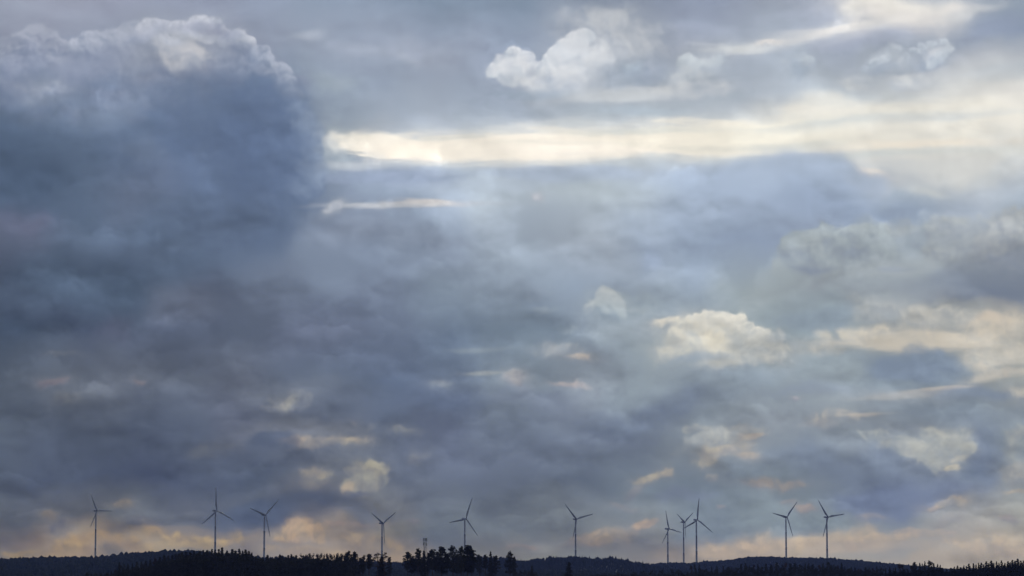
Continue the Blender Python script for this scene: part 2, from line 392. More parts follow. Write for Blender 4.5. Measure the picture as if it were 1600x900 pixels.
C(1400, 448, 150, 26, (143,153,165), .7, .8, 'soft')
C(1550, 440, 100, 30, (126,137,156), .85, .7, 'soft', 4)
C(1360, 478, 50, 20, (170,176,180), .7, .7, 'fine', 0, .3)
C(1470, 497, 60, 18, (198,196,188), .85, .6, 'fine', 0, .3)
C(1550, 500, 60, 12, (186,186,182), .7, .8, 'streak')
C(1290, 502, 60, 22, (140,155,172), .8, .6, 'soft')
# warm streaks on the right
C(1390, 532, 140, 13, (206,198,184), .85, .7, 'streak', 1)
C(1290, 546, 40, 11, (198,194,184), .8, .6, 'fine')
C(1500, 535, 130, 14, (206,198,184), .95, .6, 'streak', 3)
C(1580, 515, 50, 12, (212,200,184), .9, .6, 'soft', 12)
C(1570, 555, 70, 16, (196,192,182), .8, .7, 'streak', 6)
C(1560, 590, 60, 9, (198,192,182), .8, .7, 'streak', 6)
C(1320, 572, 100, 18, (150,163,174), .6, .9, 'soft')
C(1445, 580, 70, 28, (134,149,168), .85, .6, 'soft', 0, 0, None, .6)
C(1440, 576, 56, 24, (131,146,166), .9, .35, 'fine', 0, .5, (126,141,163), .5)
C(1492, 588, 34, 15, (135,149,166), .7, .7, 'fine', 0, .4, (130,145,163), .9)
C(1480, 608, 50, 5, (200,190,178), .8, .8, 'streak', 4)
C(1400, 618, 80, 6, (186,182,176), .75, .8, 'streak', 0)
C(1560, 630, 90, 16, (128,142,164), .8, .8, 'soft')
C(1595, 615, 20, 8, (194,190,180), .8, .8, 'fine', -15)
C(1420, 640, 110, 14, (145,153,162), .6, .9, 'soft')
C(1310, 649, 55, 4, (190,182,174), .8, .8, 'streak', 2)
C(1285, 662, 40, 7, (160,162,166), .7, .9, 'fine')
C(1242, 621, 9, 4, (168,164,172), .7, .9, 'fine')
C(1270, 630, 70, 10, (134,146,164), .6, .9, 'soft')
# --- bright cumulus right of centre
C(935, 480, 22, 13, (174,182,188), .9, .4, 'fine', 10, .6)
C(950, 466, 17, 17, (180,187,190), .95, .25, 'fine', 0, .6, (160,172,182))
C(985, 480, 60, 26, (158,170,180), .8, .7, 'fine', -8, .3)
C(960, 505, 70, 26, (152,165,178), .7, .8, 'soft')
C(858, 484, 20, 6, (164,176,186), .7, .8, 'fine', 0, .6)
C(842, 470, 30, 16, (146,158,176), .6, .9, 'fine', 0, .4)
C(890, 512, 12, 6, (160,172,184), .7, .8, 'fine', 20, .4)
C(1085, 545, 55, 30, (186,188,182), .9, .4, 'fine', 5, .5, (170,176,180))
C(1128, 532, 62, 36, (216,212,198), .98, .25, 'fine', -4, .6, (186,187,183), .6)
C(1190, 545, 36, 26, (196,196,190), .9, .3, 'fine', -20, .6, (176,180,180), .6)
L([(1092,505,13),(1110,498,15),(1130,496,15),(1150,503,16),(1168,512,15),(1184,524,13)], (232,228,216), (206,205,198), .98, .2, .5, crisp=True)
C(1112, 530, 30, 24, (234,229,216), .75, .9, 'fine', 0, 0, None, .6)
C(1190, 548, 40, 26, (188,189,184), .9, .4, 'fine', -20, .4)
C(1040, 503, 26, 9, (218,211,196), .95, .4, 'fine', 8, .5)
C(1075, 515, 30, 14, (208,204,192), .9, .4, 'fine', 0, .5)
C(1115, 527, 24, 24, (226,218,198), .8, .8, 'fine')
C(1055, 552, 34, 9, (198,196,186), .8, .5, 'fine', -8, .5)
C(1215, 525, 14, 10, (186,190,190), .8, .5, 'fine', 0, .6)
C(1213, 556, 20, 16, (188,188,182), .8, .6, 'fine', 0, .4)
C(1090, 572, 60, 10, (142,156,172), .7, .8, 'soft')
C(1150, 600, 100, 20, (142,156,172), .6, .9, 'soft')
C(870, 548, 30, 12, (166,168,170), .7, .7, 'fine', 0, .3)
C(900, 560, 24, 7, (196,184,172), .85, .6, 'fine', 2, .4)
C(805, 590, 18, 11, (164,162,164), .8, .6, 'fine', -10, .4)
C(775, 585, 40, 5, (152,158,162), .7, .8, 'streak', 2)
C(885, 601, 20, 5, (180,168,164), .8, .7, 'fine', 0, .4)
C(915, 604, 12, 5, (160,158,162), .7, .7, 'fine')
C(690, 601, 16, 6, (138,146,158), .8, .7, 'fine', 0, .5)
C(750, 545, 55, 5, (134,146,158), .6, .9, 'streak', 2)
C(820, 630, 70, 18, (112,122,142), .6, .8, 'soft', -12)
C(700, 630, 70, 24, (96,110,138), .6, .9, 'soft')
C(1000, 650, 120, 22, (114,127,150), .7, .8, 'soft', 5)
# --- lower middle puffs
C(452, 627, 32, 15, (118,124,136), .9, .4, 'fine', 8, .6)
C(450, 627, 14, 8, (152,152,150), .9, .6, 'fine', 35, .5)
C(425, 637, 16, 5, (136,140,148), .7, .7, 'fine', 8, .4)
C(628, 672, 20, 6, (136,140,146), .8, .6, 'fine', 0, .4)
C(580, 668, 13, 8, (128,134,144), .7, .6, 'fine', 20, .4)
C(548, 661, 6, 4, (132,134,144), .7, .7, 'fine')
C(500, 690, 60, 11, (146,142,140), .9, .5, 'fine', 0, .5, (120,122,130))
C(458, 688, 18, 6, (180,166,150), .9, .5, 'fine', 0, .5)
C(535, 688, 26, 7, (172,162,148), .8, .6, 'fine', -3, .5)
C(450, 710, 36, 13, (82,93,115), .85, .5, 'soft', 5)
C(490, 752, 34, 17, (134,132,132), .9, .4, 'fine', 15, .7, (112,116,126))
C(508, 742, 15, 6, (164,158,144), .85, .6, 'fine', 25, .5)
C(572, 748, 38, 25, (156,154,146), .95, .28, 'fine', 10, .6, (128,130,134))
C(575, 735, 22, 13, (172,168,154), .8, .7, 'fine', 20, .5)
C(545, 763, 12, 7, (180,166,148), .85, .6, 'fine', 30, .5)
C(600, 745, 9, 20, (126,132,140), .7, .7, 'fine')
C(560, 772, 20, 5, (100,108,126), .7, .7, 'fine')
C(655, 716, 14, 10, (136,138,142), .8, .5, 'fine', 25, .5)
C(500, 790, 90, 18, (80,92,114), .8, .7, 'soft', -3)
C(580, 800, 60, 10, (98,106,120), .6, .8, 'soft')
C(700, 720, 130, 30, (97,107,128), .5, .9, 'soft')
# --- lower left
C(85, 596, 22, 5, (124,118,126), .8, .7, 'fine', 5, .4)
C(110, 622, 26, 12, (112,116,124), .75, .6, 'fine', 10, .5)
C(95, 555, 28, 6, (102,108,120), .7, .8, 'fine', 5)
C(220, 594, 9, 4, (118,114,122), .8, .7, 'fine')
C(160, 515, 36, 20, (88,94,118), .5, .9, 'soft', 20)
C(330, 705, 36, 12, (106,110,118), .7, .7, 'fine', 10, .4)
C(195, 790, 16, 8, (140,132,122), .85, .5, 'fine', 0, .4)
C(230, 814, 16, 5, (138,124,118), .8, .6, 'fine', -6, .4)
C(76, 806, 12, 8, (128,120,112), .8, .6, 'fine', 10, .4)
C(100, 826, 26, 14, (84,91,108), .8, .6, 'fine', 0, .3)
C(115, 818, 24, 10, (112,110,114), .6, .8, 'fine', -30, .3)
C(200, 826, 44, 10, (90,96,106), .8, .6, 'fine', 0, .2)
# horizon glow, left
C(180, 850, 130, 16, (146,132,118), .9, .7, 'streak', 4)
C(300, 835, 90, 16, (134,126,120), .8, .7, 'streak', -2)
C(250, 853, 60, 7, (168,150,124), .9, .6, 'fine', 2, .5)
C(310, 852, 55, 6, (170,152,126), .9, .6, 'fine', 4, .5)
C(370, 845, 36, 5, (160,144,124), .8, .6, 'fine', 15, .5)
C(40, 866, 28, 5, (150,134,110), .9, .6, 'fine', 0, .4)
C(105, 858, 34, 10, (158,140,118), .9, .6, 'fine', 25, .4)
C(178, 860, 24, 10, (118,116,116), .8, .6, 'fine', 0, .6)
C(405, 850, 34, 12, (116,112,116), .7, .7, 'fine', 10, .4)
C(388, 808, 40, 20, (84,95,116), .8, .7, 'soft', -10)
C(480, 835, 120, 24, (132,126,122), .85, .7, 'soft', 4)
C(475, 835, 34, 11, (172,152,134), .9, .35, 'fine', 22, .7, (136,128,122))
C(436, 843, 11, 6, (166,148,132), .85, .4, 'fine', 0, .6)
C(420, 860, 20, 7, (150,140,130), .8, .5, 'fine', 0, .6)
C(480, 860, 60, 6, (158,144,128), .6, .7, 'fine', 0, .4)
C(580, 843, 70, 12, (142,134,126), .8, .7, 'soft')
C(560, 820, 40, 6, (150,136,130), .7, .7, 'fine', 2, .4)
C(590, 860, 90, 14, (164,148,130), .9, .6, 'soft', -2)
C(700, 840, 70, 22, (103,113,126), .8, .8, 'soft')
C(648, 818, 12, 5, (122,120,126), .7, .7, 'fine')
C(820, 855, 24, 5, (136,128,126), .8, .6, 'fine', 3, .3)
C(760, 872, 60, 4, (128,126,130), .8, .8, 'fine')
# horizon glow, centre and right
C(925, 845, 60, 10, (136,130,128), .85, .6, 'fine', 12, .4)
C(945, 847, 22, 8, (156,144,132), .85, .6, 'fine', 8, .5)
C(1010, 818, 18, 6, (158,146,138), .85, .5, 'fine', 10, .5)
C(900, 785, 28, 8, (118,124,134), .5, .8, 'fine')
C(965, 790, 18, 5, (136,136,140), .8, .6, 'fine', 3, .4)
C(990, 795, 22, 4, (130,134,140), .7, .6, 'fine')
C(1010, 748, 24, 8, (162,158,150), .9, .4, 'fine', 12, .7)
C(1043, 738, 11, 9, (178,168,154), .9, .4, 'fine', 30, .6)
C(985, 770, 16, 7, (138,140,146), .8, .5, 'fine', 25, .5)
C(1095, 690, 40, 14, (158,164,168), .9, .4, 'fine', 28, .9, (138,148,160))
C(1140, 705, 30, 12, (176,170,160), .9, .4, 'fine', 15, .7, (150,152,156))
C(1105, 720, 20, 10, (186,178,164), .9, .4, 'fine', 10, .6)
C(1150, 680, 60, 12, (160,162,162), .7, .6, 'fine', 5, .6)
C(1168, 711, 18, 5, (178,168,156), .8, .6, 'fine')
C(1180, 682, 22, 5, (176,166,156), .7, .6, 'fine', 5)
C(1112, 748, 12, 8, (156,156,156), .7, .6, 'fine', 0, .5)
C(1070, 766, 60, 12, (118,129,148), .8, .6, 'soft')
C(1190, 758, 30, 6, (158,150,146), .85, .6, 'fine', -4, .4)
C(1235, 759, 26, 6, (162,154,148), .85, .6, 'fine', 0, .4)
C(1126, 792, 8, 5, (152,148,150), .85, .5, 'fine', 0, .4)
C(1258, 793, 14, 6, (158,150,148), .85, .5, 'fine', 0, .4)
C(1230, 785, 16, 5, (144,144,148), .7, .7, 'fine')
C(1320, 730, 130, 26, (122,135,155), .8, .7, 'soft')
C(1400, 772, 110, 18, (108,121,148), .8, .7, 'soft', 3)
C(1535, 725, 30, 50, (114,128,152), .8, .7, 'soft')
C(1410, 695, 60, 14, (166,170,168), .9, .35, 'fine', -18, .5)
C(1480, 705, 46, 26, (168,170,166), .95, .25, 'fine', 0, .55, (152,158,162))
C(1424, 708, 8, 6, (196,192,180), .8, .7, 'fine')
C(1498, 716, 16, 6, (192,186,172), .8, .5, 'fine', 10, .5)
C(1488, 732, 14, 6, (196,188,170), .85, .5, 'fine', 10, .5)
C(1380, 712, 70, 10, (138,148,160), .5, .9, 'soft', -14)
C(1592, 700, 22, 26, (156,162,164), .9, .4, 'fine', 0, .6)
C(1590, 745, 22, 18, (160,160,158), .9, .5, 'fine', 0, .5)
C(1590, 768, 18, 5, (184,170,152), .8, .6, 'fine')
C(1480, 787, 26, 8, (168,162,156), .85, .4, 'fine', 8, .8)
C(1455, 791, 12, 4, (172,162,156), .8, .5, 'fine')
C(1365, 808, 18, 6, (142,140,144), .8, .6, 'fine')
C(1485, 815, 22, 14, (148,146,148), .8, .6, 'fine', 0, .4)
C(1575, 812, 14, 7, (150,146,148), .8, .6, 'fine')
C(1250, 832, 90, 12, (122,134,146), .7, .8, 'streak')
C(1450, 832, 60, 8, (162,154,148), .85, .6, 'fine', 0, .4)
C(1490, 834, 12, 4, (176,160,150), .8, .6, 'fine')
C(1150, 862, 80, 12, (168,156,144), .9, .6, 'streak', 1)
C(1180, 853, 24, 8, (172,158,146), .8, .6, 'fine', 0, .5)
C(1280, 855, 120, 15, (176,163,148), .9, .6, 'streak', 2)
C(1250, 862, 30, 10, (186,170,148), .8, .7, 'fine', 20, .4)
C(1370, 845, 70, 9, (172,160,148), .85, .6, 'fine', 5, .4)
C(1330, 872, 50, 12, (148,148,146), .8, .7, 'soft', 5)
C(1540, 855, 60, 12, (172,160,148), .85, .6, 'fine', -10, .4)
C(1440, 870, 60, 14, (158,152,146), .7, .8, 'soft')
C(1030, 858, 40, 12, (146,140,136), .8, .7, 'soft')

# --- shell of the dark cumulus on its right flank
C(392, 252, 96, 98, (106,123,155), .9, .12, 'fine', 0, .35, (96,113,146), .35)
C(360, 330, 100, 62, (94,110,139), .8, .3, 'fine', 10, .4, (88,103,131), .5)
C(350, 260, 90, 90, (95,112,146), .8, .9, 'soft')
L([(470,182,22),(482,208,22),(488,236,22),(486,264,22),(480,292,22)], (138,154,181), (112,129,160), .8, .3, .4, crisp=True)
L([(440,190,30),(452,230,30),(452,275,30),(442,318,30)], (118,135,166), (100,118,150), .85, .8)
C(365, 235, 85, 80, (95,113,149), .8, .9, 'soft')
# streak of light below the band, and the small cumulus left of the bright one
C(580, 322, 90, 4, (186,190,198), .8, .8, 'streak', 2)
C(650, 318, 40, 4, (206,203,202), .8, .8, 'streak', 0)
C(520, 326, 16, 6, (196,198,204), .8, .7, 'fine', 25)
L([(921,484,8),(932,478,10),(944,466,13),(956,464,11),(966,472,11)], (186,192,194), (160,170,180), .9, .25)
C(955, 488, 40, 20, (165,176,184), .75, .6, 'fine')
# broken warm cloud on the right
L([(1290,531,12),(1318,526,13),(1346,522,14),(1374,520,14),(1402,522,14),(1430,527,13)], (216,207,190), (186,184,178), .85, .5)
L([(1460,524,14),(1490,526,14),(1520,520,15),(1550,514,16),(1582,510,18)], (214,204,187), (184,182,176), .85, .5)
L([(1455,498,13),(1476,491,14),(1500,494,14)], (202,200,192), (176,178,178), .85, .4)
L([(1530,556,16),(1560,552,16),(1590,548,16)], (204,197,184), (178,178,174), .8, .5)
L([(1540,580,12),(1570,584,12),(1596,590,12)], (198,191,180), (172,174,172), .7, .5)
L([(1342,496,13),(1362,486,15),(1384,484,14)], (180,184,184), (160,166,172), .75, .4)
L([(1398,584,20),(1416,566,18),(1434,557,17),(1452,554,15),(1470,562,17),(1490,574,15)], (132,147,167), (124,139,161), .9, .35, .5)
C(1350, 590, 40, 20, (152,164,173), .6, .9, 'soft')
C(1448, 584, 66, 24, (128,143,165), .95, .45, 'soft', 0, 0, None, .5)
L([(1272,652,8),(1292,649,9),(1314,648,9),(1336,648,8)], (184,178,170), (152,156,162), .7, .5)
L([(1178,757,9),(1196,754,10),(1214,756,9)], (164,156,148), (132,138,148), .75, .5)
L([(1475,788,8),(1490,784,8),(1502,788,7)], (172,166,156), (140,142,146), .8, .4)
# sunlit heads low over the horizon, and the dark base above them
C(420, 800, 90, 18, (80,92,114), .9, .5, 'soft', -4, 0, None, .6)
C(250, 812, 70, 9, (92,98,110), .8, .6, 'fine', 3)
L([(120,842,9),(140,838,10),(162,836,11),(186,838,11),(210,840,10),(232,836,10)], (168,146,116), (128,118,108), .8, .5)
L([(255,846,9),(278,842,10),(300,846,9),(320,848,9),(350,848,9),(372,842,9)], (178,158,124), (134,124,112), .85, .5)
L([(92,858,9),(108,854,9),(124,852,10)], (166,146,116), (126,116,106), .8, .5)
L([(436,842,8),(452,834,11),(470,828,13),(488,828,12),(500,836,10)], (178,156,130), (138,128,118), .85, .35)
L([(528,846,10),(552,842,11),(580,844,11),(606,848,10),(630,852,10)], (164,148,126), (134,126,118), .8, .5)
L([(905,846,9),(925,841,10),(948,842,11),(970,846,9)], (164,152,138), (130,128,128), .8, .5)
L([(995,820,6),(1008,815,7),(1022,814,6)], (166,152,140), (134,132,134), .85, .4)
L([(1110,858,10),(1135,852,11),(1162,850,12),(1190,848,12),(1216,852,11)], (176,162,146), (148,140,134), .8, .5)
L([(1245,850,11),(1272,846,12),(1302,842,13),(1334,838,13),(1362,838,12),(1390,842,12)], (180,166,148), (150,144,138), .8, .5)
L([(1500,846,12),(1528,842,13),(1556,846,13),(1582,852,12)], (180,166,148), (154,148,142), .8, .5)

# --- overlapping cumulus fragments that break up the large masses
rs = random.Random(29)
def scatter(n, x0, x1, y0, y1, r0, r1, g0, g1, flat=(0.4, 0.65)):
    for _ in range(n):
        x, y = rs.uniform(x0, x1), rs.uniform(y0, y1); r = rs.uniform(r0, r1)
        heads(x, y, r, r * rs.uniform(*flat), rs.uniform(g0, g1) * 1.3, rs.uniform(-14, 14), rs.uniform(0.12, 0.4), rs.uniform(0.5, 1.0), rs.uniform(0.6, 1.0))
scatter(9, 0, 440, 140, 330, 60, 120, 0.06, 0.13, (0.5, 0.8))
scatter(12, 0, 420, 340, 540, 45, 110, 0.12, 0.22, (0.45, 0.7))
scatter(16, 480, 1150, 300, 470, 40, 110, 0.08, 0.16)
scatter(14, 420, 900, 440, 640, 40, 100, 0.10, 0.20)
scatter(12, 900, 1400, 430, 640, 40, 90, 0.08, 0.18)
scatter(16, 0, 480, 540, 720, 30, 90, 0.12, 0.24)
scatter(16, 480, 1050, 620, 790, 35, 90, 0.12, 0.22)
scatter(16, 1050, 1600, 620, 790, 30, 80, 0.10, 0.22)
scatter(14, 0, 620, 740, 850, 20, 60, 0.12, 0.26, (0.25, 0.4))
scatter(16, 620, 1600, 780, 862, 22, 70, 0.10, 0.20, (0.2, 0.35))
scatter(9, 480, 1600, 20, 130, 40, 90, 0.06, 0.12)
heads(1290, 395, 60, 38, .22, 20, .2, .8); heads(1355, 378, 50, 34, .2, 0, .2, .8); heads(1425, 372, 52, 30, .2, 5, .2, .8); heads(1500, 362, 55, 30, .18, 5, .25, .8); heads(1330, 440, 90, 34, .16, 5, .3, .8)
heads(1225, 430, 50, 30, .16, 35, .25, .8); heads(1575, 372, 50, 30, .2, 8, .25, .8)
# broken cream patches, lower right
L([(1076,672,10),(1090,668,12),(1104,672,11),(1120,680,12)], (172,174,170), (146,152,160), .8, .4)
L([(1098,716,9),(1112,712,11),(1128,704,10),(1142,698,9)], (192,184,168), (160,158,158), .85, .4)
L([(1002,752,7),(1016,748,8),(1030,742,8),(1044,735,8)], (178,170,156), (146,146,150), .85, .4)
L([(1377,694,8),(1392,690,9),(1408,697,9),(1424,702,10)], (176,178,174), (150,156,162), .85, .35)
L([(1444,694,14),(1462,683,15),(1482,678,15),(1502,683,14),(1514,698,12)], (174,176,172), (150,156,160), .9, .3)
L([(1576,684,14),(1592,676,15)], (172,175,172), (150,156,162), .85, .35)
L([(545,738,10),(560,730,12),(578,726,12),(594,733,10)], (172,168,154), (136,136,138), .85, .3)
L([(476,745,8),(490,740,9),(504,738,8)], (156,150,142), (124,126,132), .8, .4)
L([(447,826,9),(462,822,10),(478,818,11),(494,826,9)], (176,155,134), (136,128,122), .85, .35)
L([(1284,385,14),(1272,372,12),(1262,392,12)], (172,182,188), (152,162,172), .7, .35)
L([(1352,104,8),(1366,96,9),(1380,90,8),(1392,82,9),(1404,78,9),(1416,88,8)], (198,206,217), (172,183,198), .85, .3, .5, crisp=True)
L([(1430,80,7),(1442,72,8),(1456,68,8),(1472,68,8),(1480,80,7),(1468,90,8),(1458,100,8)], (198,206,217), (172,183,198), .85, .3, .5, crisp=True)
L([(1062,96,8),(1074,92,9),(1088,98,10),(1104,100,9),(1118,92,8)], (200,208,216), (180,190,202), .8, .4, .5, crisp=True)
L([(1225,98,8),(1238,88,9),(1250,84,8),(1260,96,8)], (188,198,210), (170,180,196), .8, .4, .5, crisp=True)
L([(1338,362,12),(1348,352,11),(1360,364,12)], (170,180,186), (152,162,172), .7, .35)
L([(1404,356,11),(1414,350,10),(1424,362,12)], (170,178,184), (152,160,170), .7, .35)

XS = [-250, 340, 640, 980, 1300, 1850]
YS = [-250, 90, 180, 290, 430, 560, 670, 770, 830, 960]
def finish(F, c):
    # lumps and hollows of the cloud surface
    g = M('MULTIPLY_ADD', F['FB'], 0.14, -0.07)
    g = M('MULTIPLY_ADD', F['REL'], 0.20, g)
    g = M('MULTIPLY_ADD', g, M('MULTIPLY_ADD', F['V'], -1.05, 1.5), 1.0)      # flatter, busier layers lower down
    n = N('ShaderNodeCombineColor'); put(n.inputs[0], g); put(n.inputs[1], g); put(n.inputs[2], g)
    return mixc(1.0, c, n.outputs[0], 'MULTIPLY')
def tile(x0, x1, y0, y1):
    global NT
    g = bpy.data.node_groups.new('clouds', 'ShaderNodeTree')
    for n in shared:
        g.interface.new_socket(n, in_out='INPUT', socket_type='NodeSocketVector' if n[0] == 'W' else 'NodeSocketFloat')
    g.interface.new_socket('Color', in_out='OUTPUT', socket_type='NodeSocketColor')
    NT = g
    gi = N('NodeGroupInput'); F = {n: gi.outputs[k] for k, n in enumerate(shared)}
    c = base(F, y0, y1); cnt = 0
    for i, cl in enumerate(clouds):
        if in_tile(cl, x0, x1, y0, y1): c = cloud(F, c, i + 1, *cl); cnt += 1
    c = finish(F, c)
    go = N('NodeGroupOutput'); put(go.inputs[0], c)
    NT = WORLD_TREE
    n = N('ShaderNodeGroup'); n.node_tree = g
    for k, nm in enumerate(shared): put(n.inputs[k], shared[nm])
    b = N('ShaderNodeBackground'); put(b.inputs[0], n.outputs[0])
    return b.outputs[0]
def mixs(f, a, b):
    n = N('ShaderNodeMixShader'); put(n.inputs[0], f); put(n.inputs[1], a); put(n.inputs[2], b)
    return n.outputs[0]
sp = N('ShaderNodeSeparateXYZ'); put(sp.inputs[0], P0)
def columns(i0, i1, j0, j1):
    """the part of the sky between two azimuths and two heights, halved again and again"""
    if i1 - i0 == 1 and j1 - j0 == 1: return tile(XS[i0], XS[i1], YS[j0], YS[j1])
    if i1 - i0 >= j1 - j0:
        m = (i0 + i1) // 2
        return mixs(M('GREATER_THAN', sp.outputs[0], uv(XS[m], 450)[0]), columns(i0, m, j0, j1), columns(m, i1, j0, j1))
    m = (j0 + j1) // 2
    return mixs(M('GREATER_THAN', sp.outputs[1], uv(800, YS[m])[1]), columns(i0, i1, m, j1), columns(i0, i1, j0, m))
front = columns(0, len(XS) - 1, 0, len(YS) - 1)
def AND(*t):
    r = t[0]
    for q in t[1:]: r = M('MULTIPLY', r, q)
    return r
inside = AND(M('GREATER_THAN', sp.outputs[0], uv(XS[0], 450)[0]), M('LESS_THAN', sp.outputs[0], uv(XS[-1], 450)[0]),
             M('GREATER_THAN', sp.outputs[1], uv(800, YS[-1])[1]), M('LESS_THAN', sp.outputs[1], uv(800, YS[0])[1]))

# above and around: broken cover with the daylight sky behind it
SKYS = 0.1
skyt = N('ShaderNodeTexSky', sky_type='NISHITA'); skyt.sun_disc = False
skyt.sun_elevation = R(SUN_EL); skyt.sun_rotation = R(SUN_AZ); skyt.altitude = 300
cover = noise(P0, 0.7, 5, 0.55).outputs[0]
gap = M('MULTIPLY', mrange(cover, 0.5, 0.75, 0.0, 0.6), mrange(sep.outputs[2], 0.26, 0.5))
rest = finish(shared, base(shared, -250, 960))
mass = mixc(gap, VM('SCALE', rest, scale=1.0 / SKYS), skyt.outputs[0])
bg = N('ShaderNodeBackground'); put(bg.inputs[0], mass); bg.inputs[1].default_value = SKYS
out = N('ShaderNodeOutputWorld'); put(out.inputs[0], mixs(inside, bg.outputs[0], front))

sun_d = bpy.data.lights.new('sun', 'SUN'); sun_d.energy = 0.5; sun_d.angle = R(15); sun_d.color = (1.0, 0.93, 0.82)
sun = bpy.data.objects.new('sun', sun_d); COL.objects.link(sun)
sd = Vector((math.sin(R(SUN_AZ)) * math.cos(R(SUN_EL)), math.cos(R(SUN_AZ)) * math.cos(R(SUN_EL)), math.sin(R(SUN_EL))))
sun.rotation_euler = sd.to_track_quat('Z', 'Y').to_euler(); sun.location = sd * 100
world.cycles.sampling_method = 'MANUAL'; world.cycles.sample_map_resolution = 256
vs = scene.view_settings
vs.view_transform = 'Standard'; vs.look = 'None'; vs.exposure = 0.0; vs.gamma = 1.0; vs.use_curve_mapping = False

scene.cycles.use_adaptive_sampling = True; scene.cycles.adaptive_threshold = 0.02; scene.cycles.adaptive_min_samples = 12


# ------------------------------------------------------------------ materials
def principled(name, rough=0.8, spec=0.3):
    m = bpy.data.materials.new(name); m.use_nodes = True
    b = m.node_tree.nodes['Principled BSDF']
    b.inputs['Roughness'].default_value = rough; b.inputs['Specular IOR Level'].default_value = spec
    return m, m.node_tree, b
def varied(name, ca, cb, scale=1.0, rough=0.9, spec=0.2, detail=4, per_object=0.0):
    """two real surface colours broken up by noise; per_object shifts each copy a little"""
    m, t, b = principled(name, rough, spec)
    co = t.nodes.new('ShaderNodeTexCoord'); n = t.nodes.new('ShaderNodeTexNoise')
    n.inputs['Scale'].default_value = scale; n.inputs['Detail'].default_value = detail
    r = t.nodes.new('ShaderNodeValToRGB')
    r.color_ramp.elements[0].position = 0.35; r.color_ramp.elements[0].color = (*ca, 1)
    r.color_ramp.elements[1].position = 0.65; r.color_ramp.elements[1].color = (*cb, 1)
    t.links.new(co.outputs['Object'], n.inputs['Vector']); t.links.new(n.outputs[0], r.inputs[0])
    out = r.outputs[0]
    if per_object:
        oi = t.nodes.new('ShaderNodeObjectInfo'); h = t.nodes.new('ShaderNodeHueSaturation')
        mr = t.nodes.new('ShaderNodeMapRange'); mr.inputs[3].default_value = 1 - per_object; mr.inputs[4].default_value = 1 + per_object
        t.links.new(oi.outputs['Random'], mr.inputs[0]); t.links.new(mr.outputs[0], h.inputs['Value'])
        t.links.new(out, h.inputs['Color']); out = h.outputs[0]
    t.links.new(out, b.inputs['Base Color'])
    return m
MAT = dict(
    grass=varied('meadow', (0.022, 0.03, 0.014), (0.034, 0.036, 0.02), 0.02, 0.95, 0.1),
    forest=varied('forest_canopy', (0.010, 0.016, 0.010), (0.020, 0.024, 0.014), 0.03, 0.95, 0.1),
    needles=varied('spruce_needles', (0.018, 0.020, 0.013), (0.036, 0.034, 0.022), 0.6, 0.9, 0.15, per_object=0.35),
    pine=varied('pine_needles', (0.017, 0.019, 0.013), (0.034, 0.033, 0.022), 0.6, 0.9, 0.15, per_object=0.35),
    buds=varied('budding_twigs', (0.032, 0.022, 0.015), (0.05, 0.032, 0.02), 0.6, 0.9, 0.15, per_object=0.35),
    bark=varied('bark', (0.03, 0.022, 0.016), (0.07, 0.045, 0.03), 1.5, 0.95, 0.1),
    tower=varied('pale_grey_tower_paint', (0.27, 0.28, 0.30), (0.31, 0.32, 0.34), 0.15, 0.45, 0.4),
    blade=varied('grey_blade_gelcoat', (0.24, 0.25, 0.27), (0.28, 0.29, 0.31), 0.2, 0.4, 0.4),
    steel=varied('galvanised_steel', (0.16, 0.165, 0.17), (0.22, 0.22, 0.225), 2.0, 0.5, 0.5),
    panel=varied('antenna_cover', (0.25, 0.26, 0.27), (0.3, 0.3, 0.31), 2.0, 0.5, 0.4),
)
def mesh(name, verts, faces, mat, smooth=False):
    me = bpy.data.meshes.new(name); me.from_pydata(verts, [], faces); me.materials.append(mat)
    if smooth: me.shade_smooth()
    me.update(); return me
def obj(name, me, parent=None, loc=(0, 0, 0), rot=(0, 0, 0), scale=(1, 1, 1)):
    o = bpy.data.objects.new(name, me); COL.objects.link(o)
    o.location = loc; o.rotation_euler = rot; o.scale = scale
    if parent: o.parent = parent
    return o
def tag(o, label=None, cat=None, group=None, kind=None):
    if label: o['label'] = label
    if cat: o['category'] = cat
    if group: o['group'] = group
    if kind: o['kind'] = kind
    return o

# ------------------------------------------------------------------ terrain
import numpy as np
def interp(pts, x):
    xs = [p[0] for p in pts]; ys = [p[1] for p in pts]
    return np.interp(x, xs, ys)
def crest(pts, D, tree):
    """skyline heights of a wooded ridge at the distance D, as (x, z of the ground) in metres"""
    r = []
    for px, py in pts:
        p = at(px, py, D); r.append((p.x, p.z - tree))
    return r
# (distance, tree height, half width towards us, skyline)
A_D, B_D, C_D = 5200.0, 6000.0, 7400.0
A = crest([(-900,890),(-500,882),(-200,873),(0,869.5),(20,869),(60,870),(100,870.5),(140,873.5),(165,873),(190,869.5),(210,866),(235,862),(260,860.5),(290,860),(320,861),(350,862.5),(400,868.5),(450,871),(500,874),(560,881),(700,890),(1200,898)], A_D, 10.3)
B = crest([(-900,905),(100,900),(400,890),(480,880),(560,877.5),(620,878.5),(680,873),(740,868.5),(780,869.5),(810,871.5),(830,871.5),(870,871),(900,871),(930,874),(945,872),(955,871),(975,873.5),(990,877.5),(1005,878.5),(1018,882),(1030,886),(1080,892),(1200,900),(2500,905)], B_D, 9)
Cc = crest([(-900,905),(700,896),(900,888),(1000,883),(1022,882),(1036,877.5),(1050,878),(1068,880),(1080,878.5),(1095,877),(1125,876),(1150,872),(1170,869.5),(1190,868.5),(1210,869.5),(1250,871),(1280,871.5),(1300,873),(1340,876.5),(1380,880),(1410,883.5),(1450,888),(1520,889),(1700,886),(2500,880)], C_D, 9)
RID = [(A, A_D, 1500), (B, B_D, 900), (Cc, C_D, 1600)]
